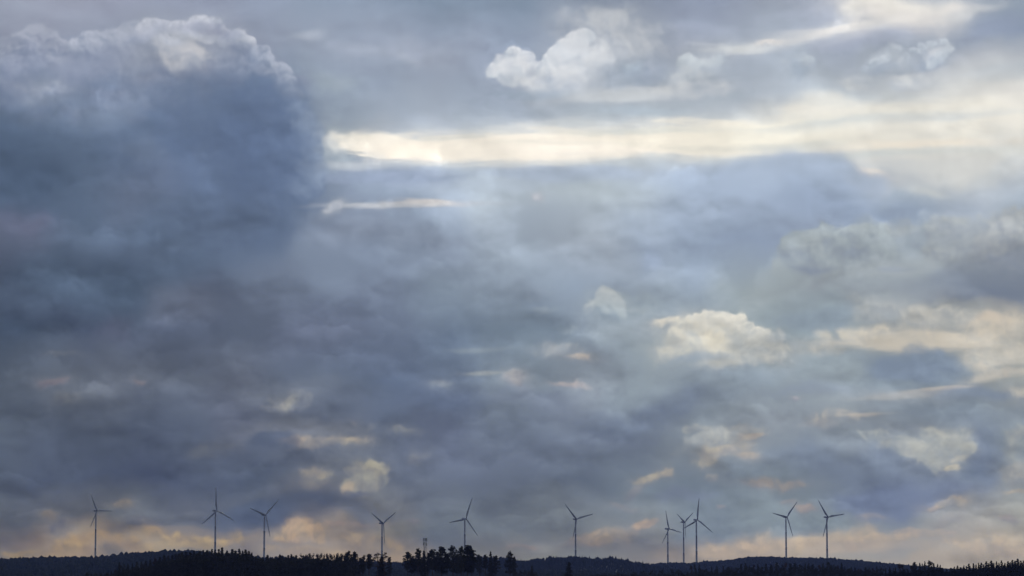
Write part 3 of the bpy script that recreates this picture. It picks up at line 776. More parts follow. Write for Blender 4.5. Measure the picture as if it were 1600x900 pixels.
def rough(x, y):
    return (np.sin(x * 0.011 + y * 0.004) + np.sin(x * 0.023 - y * 0.013 + 1.3) + np.sin(x * 0.047 + 2.1) * 0.5)
def ground_z(x, y):
    x = np.asarray(x, float); y = np.asarray(y, float); z = np.zeros(np.broadcast(x, y).shape)
    for pts, D, w in RID:
        h = np.maximum(interp(pts, x), 0)
        t = np.clip(1 - np.abs(y - D) / np.where(y < D, w, w * 1.6), 0, 1)
        z = np.maximum(z, h * t * t * (3 - 2 * t))
    far = np.clip((y - 9500) / 4000, 0, 1)
    return z + far * 20 + np.clip((np.abs(y) - 2600) / 1500, 0, 1) * rough(x, y) * 0.5
def axis(parts):
    r = []
    for a, b, s in parts: r += list(np.arange(a, b, s))
    return np.array(r + [parts[-1][1]])
gx = axis([(-14000, -3000, 500), (-3000, 3000, 25), (3000, 14000, 500)])
gy = axis([(-14000, -500, 500), (-500, 2500, 100), (2500, 9500, 60), (9500, 14000, 300)])
X, Y = np.meshgrid(gx, gy)
Zg = ground_z(X, Y)
verts = np.stack([X, Y, Zg], -1).reshape(-1, 3).tolist()
nx = len(gx); faces = [(j * nx + i, j * nx + i + 1, (j + 1) * nx + i + 1, (j + 1) * nx + i) for j in range(len(gy) - 1) for i in range(nx - 1)]
gm = mesh('ground', verts, faces, MAT['grass'], True)
tag(obj('ground', gm), kind='structure')

# ------------------------------------------------------------------ woodland on the far ridges: nobody could count it
rng = np.random.default_rng(7)
def canopy(name, pts, D, y0, y1, x0, x1, n, spruce, hmin, hmax):
    """thousands of small crowns, cones and rounded ones, in one mesh"""
    xs = rng.uniform(x0, x1, n); ys = y0 + (y1 - y0) * rng.uniform(0, 1, n) ** 0.6
    keep = ground_z(xs, ys) > 1.0
    xs, ys = xs[keep], ys[keep]; zs = ground_z(xs, ys)
    # the wood grows in stands: height follows a slow wave, with odd taller trees
    st = 0.5 + 0.5 * np.sin(xs * 0.021 + 1.7 * np.sin(ys * 0.006)) * np.sin(xs * 0.0063 + 0.4)
    hs = hmin + (hmax - hmin) * np.clip(0.5 * st + 0.5 * rng.beta(1.6, 3, len(xs)) + 0.45 * (rng.uniform(0, 1, len(xs)) > 0.93), 0, 1.25)
    # clearings leave notches in the skyline
    gapn = np.sin(xs * 0.034 + 0.8) + np.sin(xs * 0.0137 + 2.0) + np.sin(xs * 0.081)
    hs = np.where((gapn > 1.5) & (ys > D - 250), hs * 0.6, hs)
    V, Fc = [], []
    for x, y, z, h in zip(xs, ys, zs, hs):
        b = len(V); k = 6; a0 = rng.uniform(0, 6.28)
        if rng.uniform() < spruce: prof = [(0.0, 0.26), (0.45, 0.17), (0.75, 0.09), (1.0, 0.0)]
        else: prof = [(0.0, 0.26), (0.45, 0.40), (0.82, 0.27), (1.0, 0.04)]
        wdt = h * rng.uniform(0.8, 1.15)
        for t, r in prof:
            for i in range(k):
                a = a0 + i * 6.283 / k; rr = r * wdt * rng.uniform(0.75, 1.2)
                V.append((x + math.cos(a) * rr, y + math.sin(a) * rr, z - 0.5 + t * h * rng.uniform(0.97, 1.03)))
        for l in range(len(prof) - 1):
            for i in range(k):
                Fc.append((b + l * k + i, b + l * k + (i + 1) % k, b + (l + 1) * k + (i + 1) % k, b + (l + 1) * k + i))
        Fc.append(tuple(b + (len(prof) - 1) * k + i for i in range(k)))
    o = obj(name, mesh(name, V, Fc, MAT['forest'])); return o
def span(px0, px1, D): return at(px0, 870, D).x, at(px1, 870, D).x
w = canopy('forest', A, A_D, A_D - 1450, A_D + 60, *span(-260, 1150, A_D), 15000, 0.25, 5.0, 13.5)
tag(w, 'blue-grey far wooded ridge on the left, mostly rounded crowns', 'forest', kind='stuff')
w = canopy('forest', B, B_D, B_D - 850, B_D + 25, *span(430, 1060, B_D), 6500, 0.95, 5.5, 13.5)
tag(w, 'blue-grey ridge in the middle covered with small pointed conifers', 'forest', kind='stuff')
w = canopy('forest', Cc, C_D, C_D - 1500, C_D + 60, *span(960, 1900, C_D), 11000, 0.12, 6.5, 11.5)
tag(w, 'smooth blue-grey wooded ridge on the right, farthest of the ridges', 'forest', kind='stuff')

# ------------------------------------------------------------------ trees of the near woods
random.seed(11)
def leafs(V, Fc, c, r, n, s, flat=1.0, hole=None):
    """n leaf clumps, small bent quads, in an ellipsoid r round c"""
    for _ in range(n):
        while True:
            p = Vector((random.uniform(-1, 1), random.uniform(-1, 1), random.uniform(-1, 1)))
            if p.length <= 1: break
        p = Vector((c[0] + p.x * r[0], c[1] + p.y * r[1], c[2] + p.z * r[2]))
        q = Matrix.Rotation(random.uniform(0, 6.28), 3, 'Z') @ Matrix.Rotation(random.uniform(-1, 1) * flat, 3, 'X')
        ss = s * random.uniform(0.6, 1.4); b = len(V)
        for dx, dy in ((-1, -0.6), (1, -0.5), (0.8, 0.6), (-0.7, 0.7)):
            V.append(tuple(p + q @ Vector((dx * ss, 0.25 * ss * random.uniform(-1, 1), dy * ss))))
        Fc.append((b, b + 1, b + 2, b + 3))
def limb(V, Fc, a, b, ra, rb, k=6):
    a, b = Vector(a), Vector(b); d = (b - a).normalized()
    u = d.orthogonal().normalized(); v = d.cross(u); s = len(V)
    for p, r in ((a, ra), (b, rb)):
        for i in range(k):
            t = i * 6.2832 / k; V.append(tuple(p + u * math.cos(t) * r + v * math.sin(t) * r))
    for i in range(k): Fc.append((s + i, s + (i + 1) % k, s + k + (i + 1) % k, s + k + i))
    Fc.append(tuple(s + k + i for i in range(k)))
# every prototype is 1 m wide for each 10 m of height class; heights are set by scaling a 20 m tree
def spruce_meshes(slim, skirt):
    V, Fc, T, TF = [], [], [], []
    limb(T, TF, (0, 0, 0), (0, 0, 19.4), 0.28, 0.04)
    z = skirt
    lean = random.uniform(-0.1, 0.1)
    while z < 19.6:
        f = (z - skirt) / (20 - skirt); R0 = 1.35 * slim * (1 - f) ** 0.72 * random.uniform(0.7, 1.2) + 0.12
        nb = max(4, int(10 * (1 - f)) + 3)
        for i in range(nb):
            a = random.uniform(0, 6.28); L_ = R0 * random.uniform(0.65, 1.2)
            for t in (0.3, 0.6, 0.95):
                leafs(V, Fc, (math.cos(a) * L_ * t + lean * f, math.sin(a) * L_ * t, z - 0.30 * L_ * t), (0.35, 0.35, 0.2), 3, 0.46 * (1 - 0.5 * f), 0.7)
        z += 0.62 - 0.2 * f
    leafs(V, Fc, (lean, 0, 19.5), (0.10, 0.1, 0.6), 6, 0.12)
    return mesh('spruce_crown', V, Fc, MAT['needles']), mesh('trunk', T, TF, MAT['bark'])
def pine_meshes(seed, crown0=9.5, wide=3.2, bare=0.0, mat='pine', dens=1.0):
    random.seed(seed); V, Fc, T, TF = [], [], [], []
    bend = random.uniform(-0.7, 0.7)
    pts = [(0, 0, 0), (bend * 0.3, 0.1, 6), (bend, 0.2, 11), (bend * 0.7, 0, 15), (bend * 0.5, 0, 18.3)]
    rad = [0.30, 0.25, 0.20, 0.13, 0.04]
    for i in range(4): limb(T, TF, pts[i], pts[i + 1], rad[i], rad[i + 1])
    n = random.randint(11, 15)
    for i in range(n):
        f = i / (n - 1); z = crown0 + (18.8 - crown0) * f
        a = i * 2.4 + random.uniform(-0.6, 0.6)
        rr = wide * (0.55 + 0.8 * math.sin(math.pi * min(1, f * 0.85 + 0.12))) * random.uniform(0.45, 0.8) * (1 - 0.45 * f)
        tx = (math.cos(a) * rr + bend * 0.8, math.sin(a) * rr, z + 0.8)
        limb(T, TF, (bend * 0.8, 0, z - 1.0), tx, 0.09, 0.03, 4)
        if random.random() < bare: continue
        s = wide * 0.48 * random.uniform(0.7, 1.25) * (1 - 0.25 * f)
        leafs(V, Fc, tx, (s, s, s * 0.62), int(58 * dens), 0.24)
        for _ in range(3):
            c = (tx[0] + random.uniform(-1, 1) * s, tx[1] + random.uniform(-1, 1) * s, tx[2] + random.uniform(-0.3, 0.6) * s)
            leafs(V, Fc, c, (s * 0.4, s * 0.4, s * 0.3), int(14 * dens), 0.2)
    for i in range(7):                                      # the closed middle of the crown
        f = i / 6; z = crown0 + 0.8 + (17.6 - crown0) * f; s = wide * (0.62 - 0.3 * abs(f - 0.4))
        if bare == 0: leafs(V, Fc, (bend * 0.8 + random.uniform(-0.3, 0.3), 0, z), (s, s, 1.3), int(60 * dens), 0.3)
    leafs(V, Fc, (bend * 0.5, 0, 19.0), (0.9, 0.9, 0.9), int(40 * dens), 0.2)
    return mesh('pine_crown', V, Fc, MAT[mat]), mesh('trunk', T, TF, MAT['bark'])
def broad_meshes(seed, mat='pine', wide=4.2, low=2.5):
    random.seed(seed); V, Fc, T, TF = [], [], [], []
    limb(T, TF, (0, 0, 0), (0.1, 0, 8), 0.34, 0.22); limb(T, TF, (0.1, 0, 8), (0, 0, 17), 0.22, 0.05)
    for i in range(26):
        f = random.random(); z = low + (18.2 - low) * f
        a = random.uniform(0, 6.28); rr = wide * math.sin(math.pi * (0.18 + 0.74 * f)) ** 0.8 * random.uniform(0.3, 0.85)
        tx = (math.cos(a) * rr, math.sin(a) * rr, z)
        limb(T, TF, (0, 0, max(2, z - 3)), tx, 0.1, 0.03, 4)
        s = wide * random.uniform(0.26, 0.42)
        leafs(V, Fc, tx, (s, s, s * 0.8), 46, 0.26)
    leafs(V, Fc, (0, 0, 18.6), (1.2, 1.2, 1.2), 50, 0.22)
    return mesh('leafy_crown', V, Fc, MAT[mat]), mesh('trunk', T, TF, MAT['bark'])
PROTO = {
    'spruce': [spruce_meshes(s, k) for s, k in ((3.0, 1.2), (2.5, 0.8), (3.5, 1.5), (2.0, 1.0))],
    'spire': [spruce_meshes(1.25, 1.0), spruce_meshes(1.5, 2.0)],
    'pine': [pine_meshes(3), pine_meshes(5, 8.0, 3.6), pine_meshes(9, 10.5, 2.8), pine_meshes(14, 7.5, 3.0)],
    'bigpine': [pine_meshes(21, 6.5, 4.0, 0, 'pine', 1.6), pine_meshes(23, 6.0, 3.6, 0, 'pine', 1.6), pine_meshes(25, 7.0, 4.4, 0, 'pine', 1.6)],
    'open': [pine_meshes(31, 10.0, 3.0, 0.25, 'buds', 0.5), pine_meshes(33, 11.0, 3.3, 0.2, 'buds', 0.5)],
    'broad': [broad_meshes(41), broad_meshes(43, 'pine', 3.6), broad_meshes(45, 'buds', 4.0)],
    'bush': [broad_meshes(51, 'pine', 6.5, 0.5), broad_meshes(53, 'pine', 7.5, 0.5)],
}
KIND = {'spruce': ('spruce_tree', 'spruce'), 'spire': ('spruce_tree', 'spruce'), 'pine': ('pine_tree', 'pine tree'), 'bigpine': ('pine_tree', 'pine tree'),
        'open': ('pine_tree', 'pine tree'), 'broad': ('deciduous_tree', 'tree'), 'bush': ('bush', 'bush')}
used = {}
def tree(kind, px, py, D, label, group=None, wide=1.0, var=None):
    """a tree whose tip stands at that direction and distance; it grows from the ground there"""
    p = at(px, py, D); z0 = float(ground_z(p.x, D)); h = max(p.z - z0, 2.0); s = h / 20.0
    i = used.get(kind, 0); used[kind] = i + 1
    cr, tr = PROTO[kind][(i if var is None else var) % len(PROTO[kind])]
    nm, cat = KIND[kind]
    root = obj(nm, None, None, (p.x, D, z0), (0, 0, random.uniform(0, 6.28)))
    ws = max(s, 0.62) * wide * random.uniform(0.75, 1.25)
    obj('crown', cr, root, (0, 0, 0), (0, 0, 0), (ws, ws, s))
    obj('trunk', tr, root, (0, 0, 0), (0, 0, 0), (max(s, 0.6), max(s, 0.6), s * 0.985))
    return tag(root, label, cat, group)

def mass(pts, label):
    """the closed inside of a wood, where no single tree can be told from the next: one object"""
    V, Fc = [], []
    for kind, px, py, D, wide in pts:
        p = at(px, py, D); z0 = float(ground_z(p.x, D)); h = max(p.z - z0, 2.0); s = h / 20.0
        me = random.choice(PROTO[kind])[0]; ws = max(s, 0.62) * wide; a = random.uniform(0, 6.28); ca, sa = math.cos(a) * ws, math.sin(a) * ws
        n = len(me.vertices); co = np.empty(n * 3); me.vertices.foreach_get('co', co); co = co.reshape(-1, 3)
        b = sum(len(v) for v in V)
        V.append(np.stack([p.x + co[:, 0] * ca - co[:, 1] * sa, D + co[:, 0] * sa + co[:, 1] * ca, z0 + co[:, 2] * s], -1))
        q = np.empty(len(me.polygons) * 4, int); me.polygons.foreach_get('vertices', q); Fc.append(q.reshape(-1, 4) + b)
    o = obj('forest', mesh('forest', np.concatenate(V).tolist(), np.concatenate(Fc).tolist(), MAT['needles']))
    tag(o, label, 'forest', kind='stuff')
ORD = 'first second third fourth fifth sixth seventh eighth ninth tenth eleventh twelfth thirteenth fourteenth fifteenth sixteenth seventeenth eighteenth nineteenth twentieth'.split()
ORD += ['twenty-' + w for w in ORD[:9]] + ['thirtieth'] + ['thirty-' + w for w in ORD[:9]] + ['fortieth'] + ['forty-' + w for w in ORD[:9]]
rowcount = {}
def nth(row):
    rowcount[row] = rowcount.get(row, 0) + 1
    return ORD[rowcount[row] - 1] + ' from the left'
# --- wood on the left, its skyline read tree by tree
random.seed(5)
g1 = 'spruces of the dark wood on the left'
for px, py in ((284,862),(291,861.5),(297,861),(303,858.3),(312,860),(318,858.8),(324,858),(331,856.3),(336,857.5),(342,857.2),(355,858.6),(363,856.3),(368,859.5),(374,856.8),(379,859),(384,857),(389,860)):
    tree('spruce', px, py, 1780 + random.uniform(-25, 25), 'pointed spruce under the second turbine, ' + nth('a') + ' on that hump', g1, 1.05)
tree('spire', 347, 853.8, 1770, 'thin bare-topped spruce just right of the second turbine tower, poking above the wood')
tree('spruce', 393, 863, 1790, 'last tall spruce where the left wood steps down, right of the second turbine')
g2 = 'low trees at the left end of the dark wood'
for px, py in ((136,893),(143,896),(150,895),(158,896),(166,894),(174,892),(181,889),(188,882.5),(194,881),(200,880),(207,879),(214,877),(221,877),(228,875),(235,873.5),(243,871),(250,869),(257,867),(263,866.5),(269,866),(275,864.5),(280,864)):
    tree('spruce' if random.random() < 0.55 else 'broad', px, py, 1860 + random.uniform(-30, 30), 'low tree on the left slope of the near wood, ' + nth('b'), g2)
tree('spire', 186.5, 877, 1800, 'single pointed spruce rising from the far left tail of the near wood')
g3 = 'trees along the level middle of the dark wood'
for px, py in ((400,868.5),(405,869),(411,869.5),(423,869.5),(430,869),(442,867.5),(447,868.5),(459,868),(474,867)):
    tree('spruce', px, py, 1800 + random.uniform(-25, 25), 'short dark tree on the level wood near the third turbine, ' + nth('c'), g3, 0.7)
for px, py in ((418,866.3),(437,865.3),(451,866),(455,864.8),(463,866.5)):
    tree('spire', px, py, 1780 + random.uniform(-15, 15), 'spiky young spruce right of the third turbine, ' + nth('d'), 'spiky young spruces in the middle of the wood', 1.3)
for px, py in ((470,864.5),(478,866),(484,863.5),(490,864),(496,864.3),(502,863.5),(507,865),(511,863.6),(516,864),(522,865)):
    tree('broad', px, py, 1800 + random.uniform(-20, 20), 'rounded brownish tree on the wood between third and fourth turbine, ' + nth('e'), 'brownish rounded trees on the wood', 0.72)
for px, py in ((528,862.8),(533,863.5),(539,864.5)):
    tree('broad', px, py, 1790, 'rounded dark tree near the right end of the left wood, ' + nth('f'), 'rounded trees at the right end of the wood', 0.75, 0)
tree('bigpine', 544, 861.8, 1780, 'broad round-headed pine at the right end of the left wood', None, 0.75)
tree('spruce', 549, 864.5, 1790, 'dark spruce between the round pine and the thin tree at the wood edge', None, 0.8)
tree('spire', 553.5, 861, 1775, 'thin upright tree at the very right edge of the left wood', None, 2.0)
tree('open', 557, 866, 1780, 'brownish half-bare tree closing the left wood on the right', None, 0.7)
# the body of the wood behind and below that skyline
sky1 = [(136,896),(180,891),(240,876),(284,865),(330,860.8),(390,863.5),(400,870.5),(470,869),(530,866.5),(552,868),(558,878)]
mass([('spruce' if random.random() < 0.7 else 'broad', px, float(interp(sky1, px)) + random.uniform(0, 9), 1715 + random.uniform(-35, 35), 1.25)
      for px in np.linspace(140, 553, 170)], 'closed dark inside of the left wood below its skyline, trees merging into one mass')

# --- pines with clear trunks in the middle
P = lambda kind, px, py, label, wide=1.0, D=None, var=None, group=None: tree(kind, px, py, D or 1650 + random.uniform(-30, 30), label, group, wide * (1.15 if px > 630 else 1.1), var)
P('pine', 563, 872, 'low dark pine right beside the edge of the left wood', 0.8)
P('pine', 568, 868.5, 'small round pine standing free just right of the left wood', 0.8)
P('pine', 577, 866, 'pine with a drooping side branch left of the fourth turbine', 0.85)
P('open', 590, 864.5, 'open brownish pine directly left of the fourth turbine tower', 1.0)
P('spire', 596, 868, 'narrow dark spruce at the foot of the fourth turbine', 1.8)
P('open', 602, 864, 'open brownish pine directly right of the fourth turbine tower', 0.9)
P('pine', 608, 870.5, 'lower round pine, rightmost of the trees by the fourth turbine', 0.85)
P('pine', 637, 863, 'leftmost pine of the tall clump around the radio mast', 0.95)
P('pine', 644, 869.5, 'small pine in the notch left of the radio mast', 0.8)
P('pine', 653.5, 857.5, 'pine with a ragged pointed top left of the radio mast', 0.95)
P('spruce', 662.5, 858.8, 'dark spruce covering the foot of the radio mast', 0.7)
P('pine', 669, 864, 'low pine just right of the radio mast', 0.8)
P('pine', 675.5, 858.8, 'round-headed pine second to the right of the radio mast', 0.9)
P('pine', 683, 863, 'small pine pressed against the left side of the big dome-shaped pine', 0.8)
P('bigpine', 689.5, 855, 'big dome-shaped dark pine left of the fifth turbine', 0.95)
P('pine', 699, 865, 'lower pine in the dip between two big dark pines', 0.8)
P('bigpine', 708, 854.5, 'wide bushy-topped pine, middle one of the three big dark pines', 0.85)
P('bigpine', 720.5, 854.5, 'narrow dark pine touching the left side of the fifth turbine tower', 0.62)
P('bigpine', 730.5, 852.8, 'tallest dark pine standing in front of the fifth turbine tower', 0.95)
P('pine', 737, 860, 'pine leaning out on the right flank of the tallest dark pine', 0.8)
P('pine', 648, 874, 'low filler pine under the ragged pine left of the mast', 1.0, 1680)
P('pine', 659, 872, 'low filler pine left of the mast foot', 1.0, 1680)
P('pine', 680, 871, 'low pine under the round-headed one right of the mast', 1.0, 1690)
P('pine', 714, 866, 'low pine in the gap left of the narrow dark pine', 1.0, 1690)
P('pine', 725, 867, 'low pine in the gap left of the tallest pine', 1.0, 1690)
P('pine', 749, 867.5, 'round pine just right of the tallest dark pine', 0.9, 1900)
P('pine', 758.5, 867, 'round pine left of the small pointed spruce', 0.85, 1900)
P('spruce', 766.5, 861, 'small pointed spruce rising above pines right of the fifth turbine', 0.62, 1900)
P('pine', 773, 868.5, 'last round pine right of the small pointed spruce', 0.8, 1900)
P('bigpine', 796.5, 863, 'solitary dark pine standing free in the middle of the picture', 0.75)
tree('bigpine', 803, 870.5, 1750, 'lower dark pine touching the solitary pine on its right', None, 0.7)
# --- low bushes and single trees, centre
tree('spruce', 831, 883.5, 1750, 'small pointed tree rising from the bushes right of the solitary pine', None, 0.9)
for px, py in ((806,893),(813,891),(820,890),(826,890.5),(836,893)):
    tree('bush', px, py, 1760 + random.uniform(-20, 20), 'low rounded bush right of the solitary pine, ' + nth('g') + ' in its clump', 'low bushes right of the solitary pine', 0.7)
tree('spire', 889, 877.5, 1850, 'narrow column-shaped tree standing alone below the sixth turbine', None, 2.2)
# --- dark tree line, right of centre
sky2 = [(925,897),(945,894.5),(965,894),(990,893),(1005,892),(1020,890.5),(1035,889.5),(1050,889),(1060,889),(1066,894),(1074,893),(1080,883),(1086,880),(1093,881),(1098,889),(1104,887.5),(1112,885),(1120,883),(1130,884),(1138,885.5),(1144,890),(1150,886),(1158,882),(1165,878.5),(1171,883),(1178,881.5),(1184,880),(1190,884),(1197,881),(1205,882),(1214,879),(1222,881),(1228,878.5),(1235,881),(1242,880),(1250,881),(1258,879.5),(1264,879),(1270,882),(1275,887),(1280,882),(1286,879),(1293,877),(1298,883),(1303,881),(1309,883),(1315,878),(1320,884),(1325,889),(1330,885),(1336,887.5),(1341,889),(1346,890.5),(1352,886.5),(1358,885),(1364,887),(1370,884.5),(1377,886.5)]
for px, py in sky2:
    k = 'bush' if px < 1065 else random.choice(('broad', 'broad', 'spruce', 'pine'))
    D = 2150 + random.uniform(-40, 40)
    tip = {1086: 'tall round dark tree where the tree line begins to rise, below the triple turbines', 1165: 'pointed dark spruce standing out of the tree line right of the three close turbines',
           1293: 'tallest rounded tree of the dark line at the foot of the rightmost turbine', 1315: 'pointed spruce in the dark line just right of the rightmost turbine'}.get(px)
    if px in (1165, 1315): k = 'spruce'
    if px in (1086, 1293): k = 'broad'
    if tip: tree(k, px, py, D, tip, None, 0.8)
    elif px < 1065: tree(k, px, py, D, 'low bush at the bottom edge below the middle ridge, ' + nth('h'), 'low bushes below the middle ridge', 0.9)
    elif px < 1150: tree(k, px, py, D, 'dark tree in the line below the three close turbines, ' + nth('i'), 'dark tree line below the three close turbines', 0.8)
    else: tree(k, px, py, D, 'dark tree in the line below the two rightmost turbines, ' + nth('j'), 'dark tree line below the two rightmost turbines', 0.8)
mass([(random.choice(('broad', 'bush')), px, float(interp([(1072,893),(1120,888),(1165,885),(1228,883.5),(1300,883),(1388,890)], px)) + random.uniform(-1, 7), 2080 + random.uniform(-30, 30), 1.0) for px in np.linspace(1072, 1388, 90)],
     'dark closed foot of the tree line right of centre, below the tree tops')
mass([('bush', px, 897 + random.uniform(-1, 3), 2300 + random.uniform(-60, 60), 1.0) for px in np.linspace(925, 1075, 30)],
     'dark scrub along the bottom edge below the middle ridge')
# --- right corner
sky3 = [(1384,887),(1390,884.5),(1396,887),(1399,886),(1405,880),(1410,881),(1417,887),(1424,883),(1429,878.5),(1437,878.7),(1441,880),(1445,876),(1452,876.5),(1454.5,876.3),(1459,879),(1465,880.8),(1469,882.3),(1473,886),(1479,887.5),(1485,887),(1491,885),(1496,882.8),(1500,885.5),(1506,882.5),(1510,884),(1514,879.8),(1521,879),(1525,881.5),(1529,878.8),(1533,878.3),(1537,881),(1541,876.5),(1545,879.5),(1549,874.8),(1553,878.5),(1557,876.6),(1561,879),(1565,874.4),(1570,878.5),(1575,876.3),(1578,878.5),(1582,873.8),(1586,875),(1590,872.4),(1595,875.5),(1599,874.5),(1604,873.5),(1610,875),(1617,872),(1625,874),(1634,871),(1642,874)]
for px, py in sky3:
    D = 1900 + random.uniform(-30, 30)
    if px < 1475:
        k = random.choice(('pine', 'broad', 'spruce'))
        tip = {1405: 'round dark tree standing clear at the left of the right-hand wood', 1429: 'lopsided tree leaning right, on the skyline left of the right corner wood',
               1445: 'tallest pointed tree of the small clump left of the right corner wood'}.get(px)
        if tip: tree('broad' if px == 1405 else 'pine' if px == 1429 else 'spruce', px, py, D, tip, None, 0.8)
        else: tree(k, px, py, D, 'ragged tree in the clump left of the right corner wood, ' + nth('k'), 'ragged trees left of the corner wood', 0.72)
    else:
        tree('spruce', px, py, D, 'pointed spruce in the row climbing to the right edge, ' + nth('l'), 'spruces of the wood in the right corner', 1.0)
mass([('spruce', px, float(interp([(1386,890),(1470,886),(1480,889),(1500,886),(1640,876)], px)) + random.uniform(0, 6), 1840 + random.uniform(-30, 30), 1.2)
      for px in np.linspace(1386, 1645, 95)], 'closed dark inside of the right-hand wood below its pointed skyline')

# ------------------------------------------------------------------ wind turbines
def ring_tube(V, Fc, rings, k=20):
    """rings = [(centre, radius x, radius z, axis u, axis v)]"""
    s = len(V)
    for c, ra, rb, u, v in rings:
        for i in range(k):
            t = i * 6.28319 / k; V.append(tuple(Vector(c) + u * math.cos(t) * ra + v * math.sin(t) * rb))
    n = len(rings)
    for j in range(n - 1):
        for i in range(k): Fc.append((s + j * k + i, s + j * k + (i + 1) % k, s + (j + 1) * k + (i + 1) % k, s + (j + 1) * k + i))
    Fc.append(tuple(s + i for i in reversed(range(k)))); Fc.append(tuple(s + (n - 1) * k + i for i in range(k)))
UX, UY, UZ = Vector((1, 0, 0)), Vector((0, 1, 0)), Vector((0, 0, 1))
def tower_mesh(h, r0, r1):
    V, Fc = [], []; rings = []
    for i in range(13):
        t = i / 12; r = r0 + (r1 - r0) * t
        rings.append(((0, 0, h * t), r, r, UX, UY))
        if i in (4, 8): rings += [((0, 0, h * t + 0.02), r + 0.06, r + 0.06, UX, UY), ((0, 0, h * t + 0.35), r + 0.06, r + 0.06, UX, UY), ((0, 0, h * t + 0.37), r, r, UX, UY)]
    ring_tube(V, Fc, rings, 28); return mesh('tower', V, Fc, MAT['tower'], True)
def nacelle_mesh():                                       # rotor side is +X, unit: metres for a 45 m blade
    V, Fc = [], []
    rings = [((x, 0, z), a, b, UY, UZ) for x, z, a, b in ((-8.2, 2.4, 0.9, 0.9), (-7.9, 2.3, 1.6, 1.5), (-4.5, 2.1, 1.95, 1.9), (0.5, 2.0, 2.0, 2.0), (2.3, 2.0, 1.8, 1.8), (2.9, 2.0, 1.5, 1.5))]
    ring_tube(V, Fc, rings, 16)
    ring_tube(V, Fc, [((-7.0, 0, 3.7), 0.08, 0.08, UX, UY), ((-7.0, 0, 5.6), 0.05, 0.05, UX, UY)], 6)     # wind vane mast
    ring_tube(V, Fc, [((-5.5, 0, 3.8), 0.9, 0.5, UX, UY), ((-5.5, 0, 4.5), 0.8, 0.4, UX, UY)], 8)          # cooler
    return mesh('nacelle', V, Fc, MAT['blade'], True)
def hub_mesh():
    V, Fc = [], []
    ring_tube(V, Fc, [((x, 0, 0), r, r, UY, UZ) for x, r in ((-1.2, 1.45), (-0.6, 1.6), (0.4, 1.55), (1.3, 1.1), (1.9, 0.5), (2.05, 0.1))], 16)
    return mesh('rotor_hub', V, Fc, MAT['blade'], True)
def blade_mesh(Lb):
    """a blade along +Z with a round root, widest at a fifth of its length, thinning to a bent tip"""
    V, Fc = [], []; rings = []
    for t in (0, 0.03, 0.08, 0.14, 0.2, 0.3, 0.42, 0.55, 0.68, 0.8, 0.9, 0.96, 1.0):
        chord = float(np.interp(t, [0, 0.06, 0.2, 0.55, 0.9, 1.0], [1.1, 1.3, 2.1, 1.35, 0.75, 0.2])) * Lb / 45
        thick = float(np.interp(t, [0, 0.06, 0.2, 0.55, 0.9, 1.0], [1.05, 0.9, 0.42, 0.2, 0.08, 0.03])) * Lb / 45
        tw = R(float(np.interp(t, [0, 0.2, 0.6, 1], [22, 16, 5, 0])))
        pre = 1.6 * t * t * Lb / 45
        u = Vector((math.sin(tw), math.cos(tw), 0)); v = Vector((math.cos(tw), -math.sin(tw), 0))
        off = -0.35 * chord * (min(1, t / 0.2))
        rings.append((Vector((pre, 0, 1.0 + t * (Lb - 1.0))) + u * off, chord, thick, u, v))
    ring_tube(V, Fc, rings, 12); return mesh('blade', V, Fc, MAT['blade'], True)
# skyline point of the tower foot, hub, the three blade tips, depth, label
TURB = [
 ((148.3, 874), (150.0, 798.0), ((146, 772.3), (174.6, 799.3), (145.7, 825)), 5230, 'leftmost wind turbine, its tower free down to the ridge and one blade pointing right'),
 ((337.0, 862), (336.8, 797.8), ((339, 760.8), (319.5, 817.2), (365.8, 816.2)), 6300, 'second wind turbine from the left, one blade straight up, rising behind the dark spruces'),
 ((412.6, 872), (413.2, 804.5), ((393.2, 793.4), (434.7, 779.6), (424, 838.2)), 6300, 'third wind turbine from the left, behind the level top of the wood'),
 ((596.2, 872), (597.0, 817.5), ((581.3, 800.7), (618.4, 799.3), (602.9, 850.7)), 6600, 'wind turbine with a Y-shaped rotor standing behind two open brownish pines'),
 ((726.3, 872), (726.2, 810.5), ((738.2, 778), (702.8, 815.1), (746.8, 838.6)), 6200, 'wind turbine rising behind the tallest dark pine right of the radio mast'),
 ((898.9, 873), (899.3, 811.0), ((882, 785), (928.8, 803.3), (896.4, 841.5)), 6060, 'lone wind turbine in the middle on the conifer ridge, third blade hidden along its tower'),
 ((1043.2, 878), (1043.3, 826.3), ((1040, 796.7), (1066.4, 834), (1033.8, 848)), 7450, 'smallest wind turbine, left one of the three close together'),
 ((1068.3, 880), (1068.0, 815.8), ((1057.7, 807.9), (1086.6, 804), (1071.4, 848.8)), 7450, 'wind turbine in the middle of the three close together'),
 ((1089.4, 878), (1088.0, 812.3), ((1093.1, 777.2), (1064.9, 824.6), (1114.8, 832.9)), 7450, 'tallest wind turbine, right one of the three close together'),
 ((1228.6, 871), (1227.9, 807.8), ((1246.1, 783.7), (1204.2, 800), (1239.1, 837.9)), 7450, 'second wind turbine from the right, one blade pointing up to the right'),
 ((1293.2, 874), (1291.8, 808.0), ((1276.4, 780.4), (1322.2, 804.4), (1284.9, 839.4)), 7450, 'rightmost wind turbine, one blade pointing level to the right'),
]
NAC, HUB = nacelle_mesh(), hub_mesh()
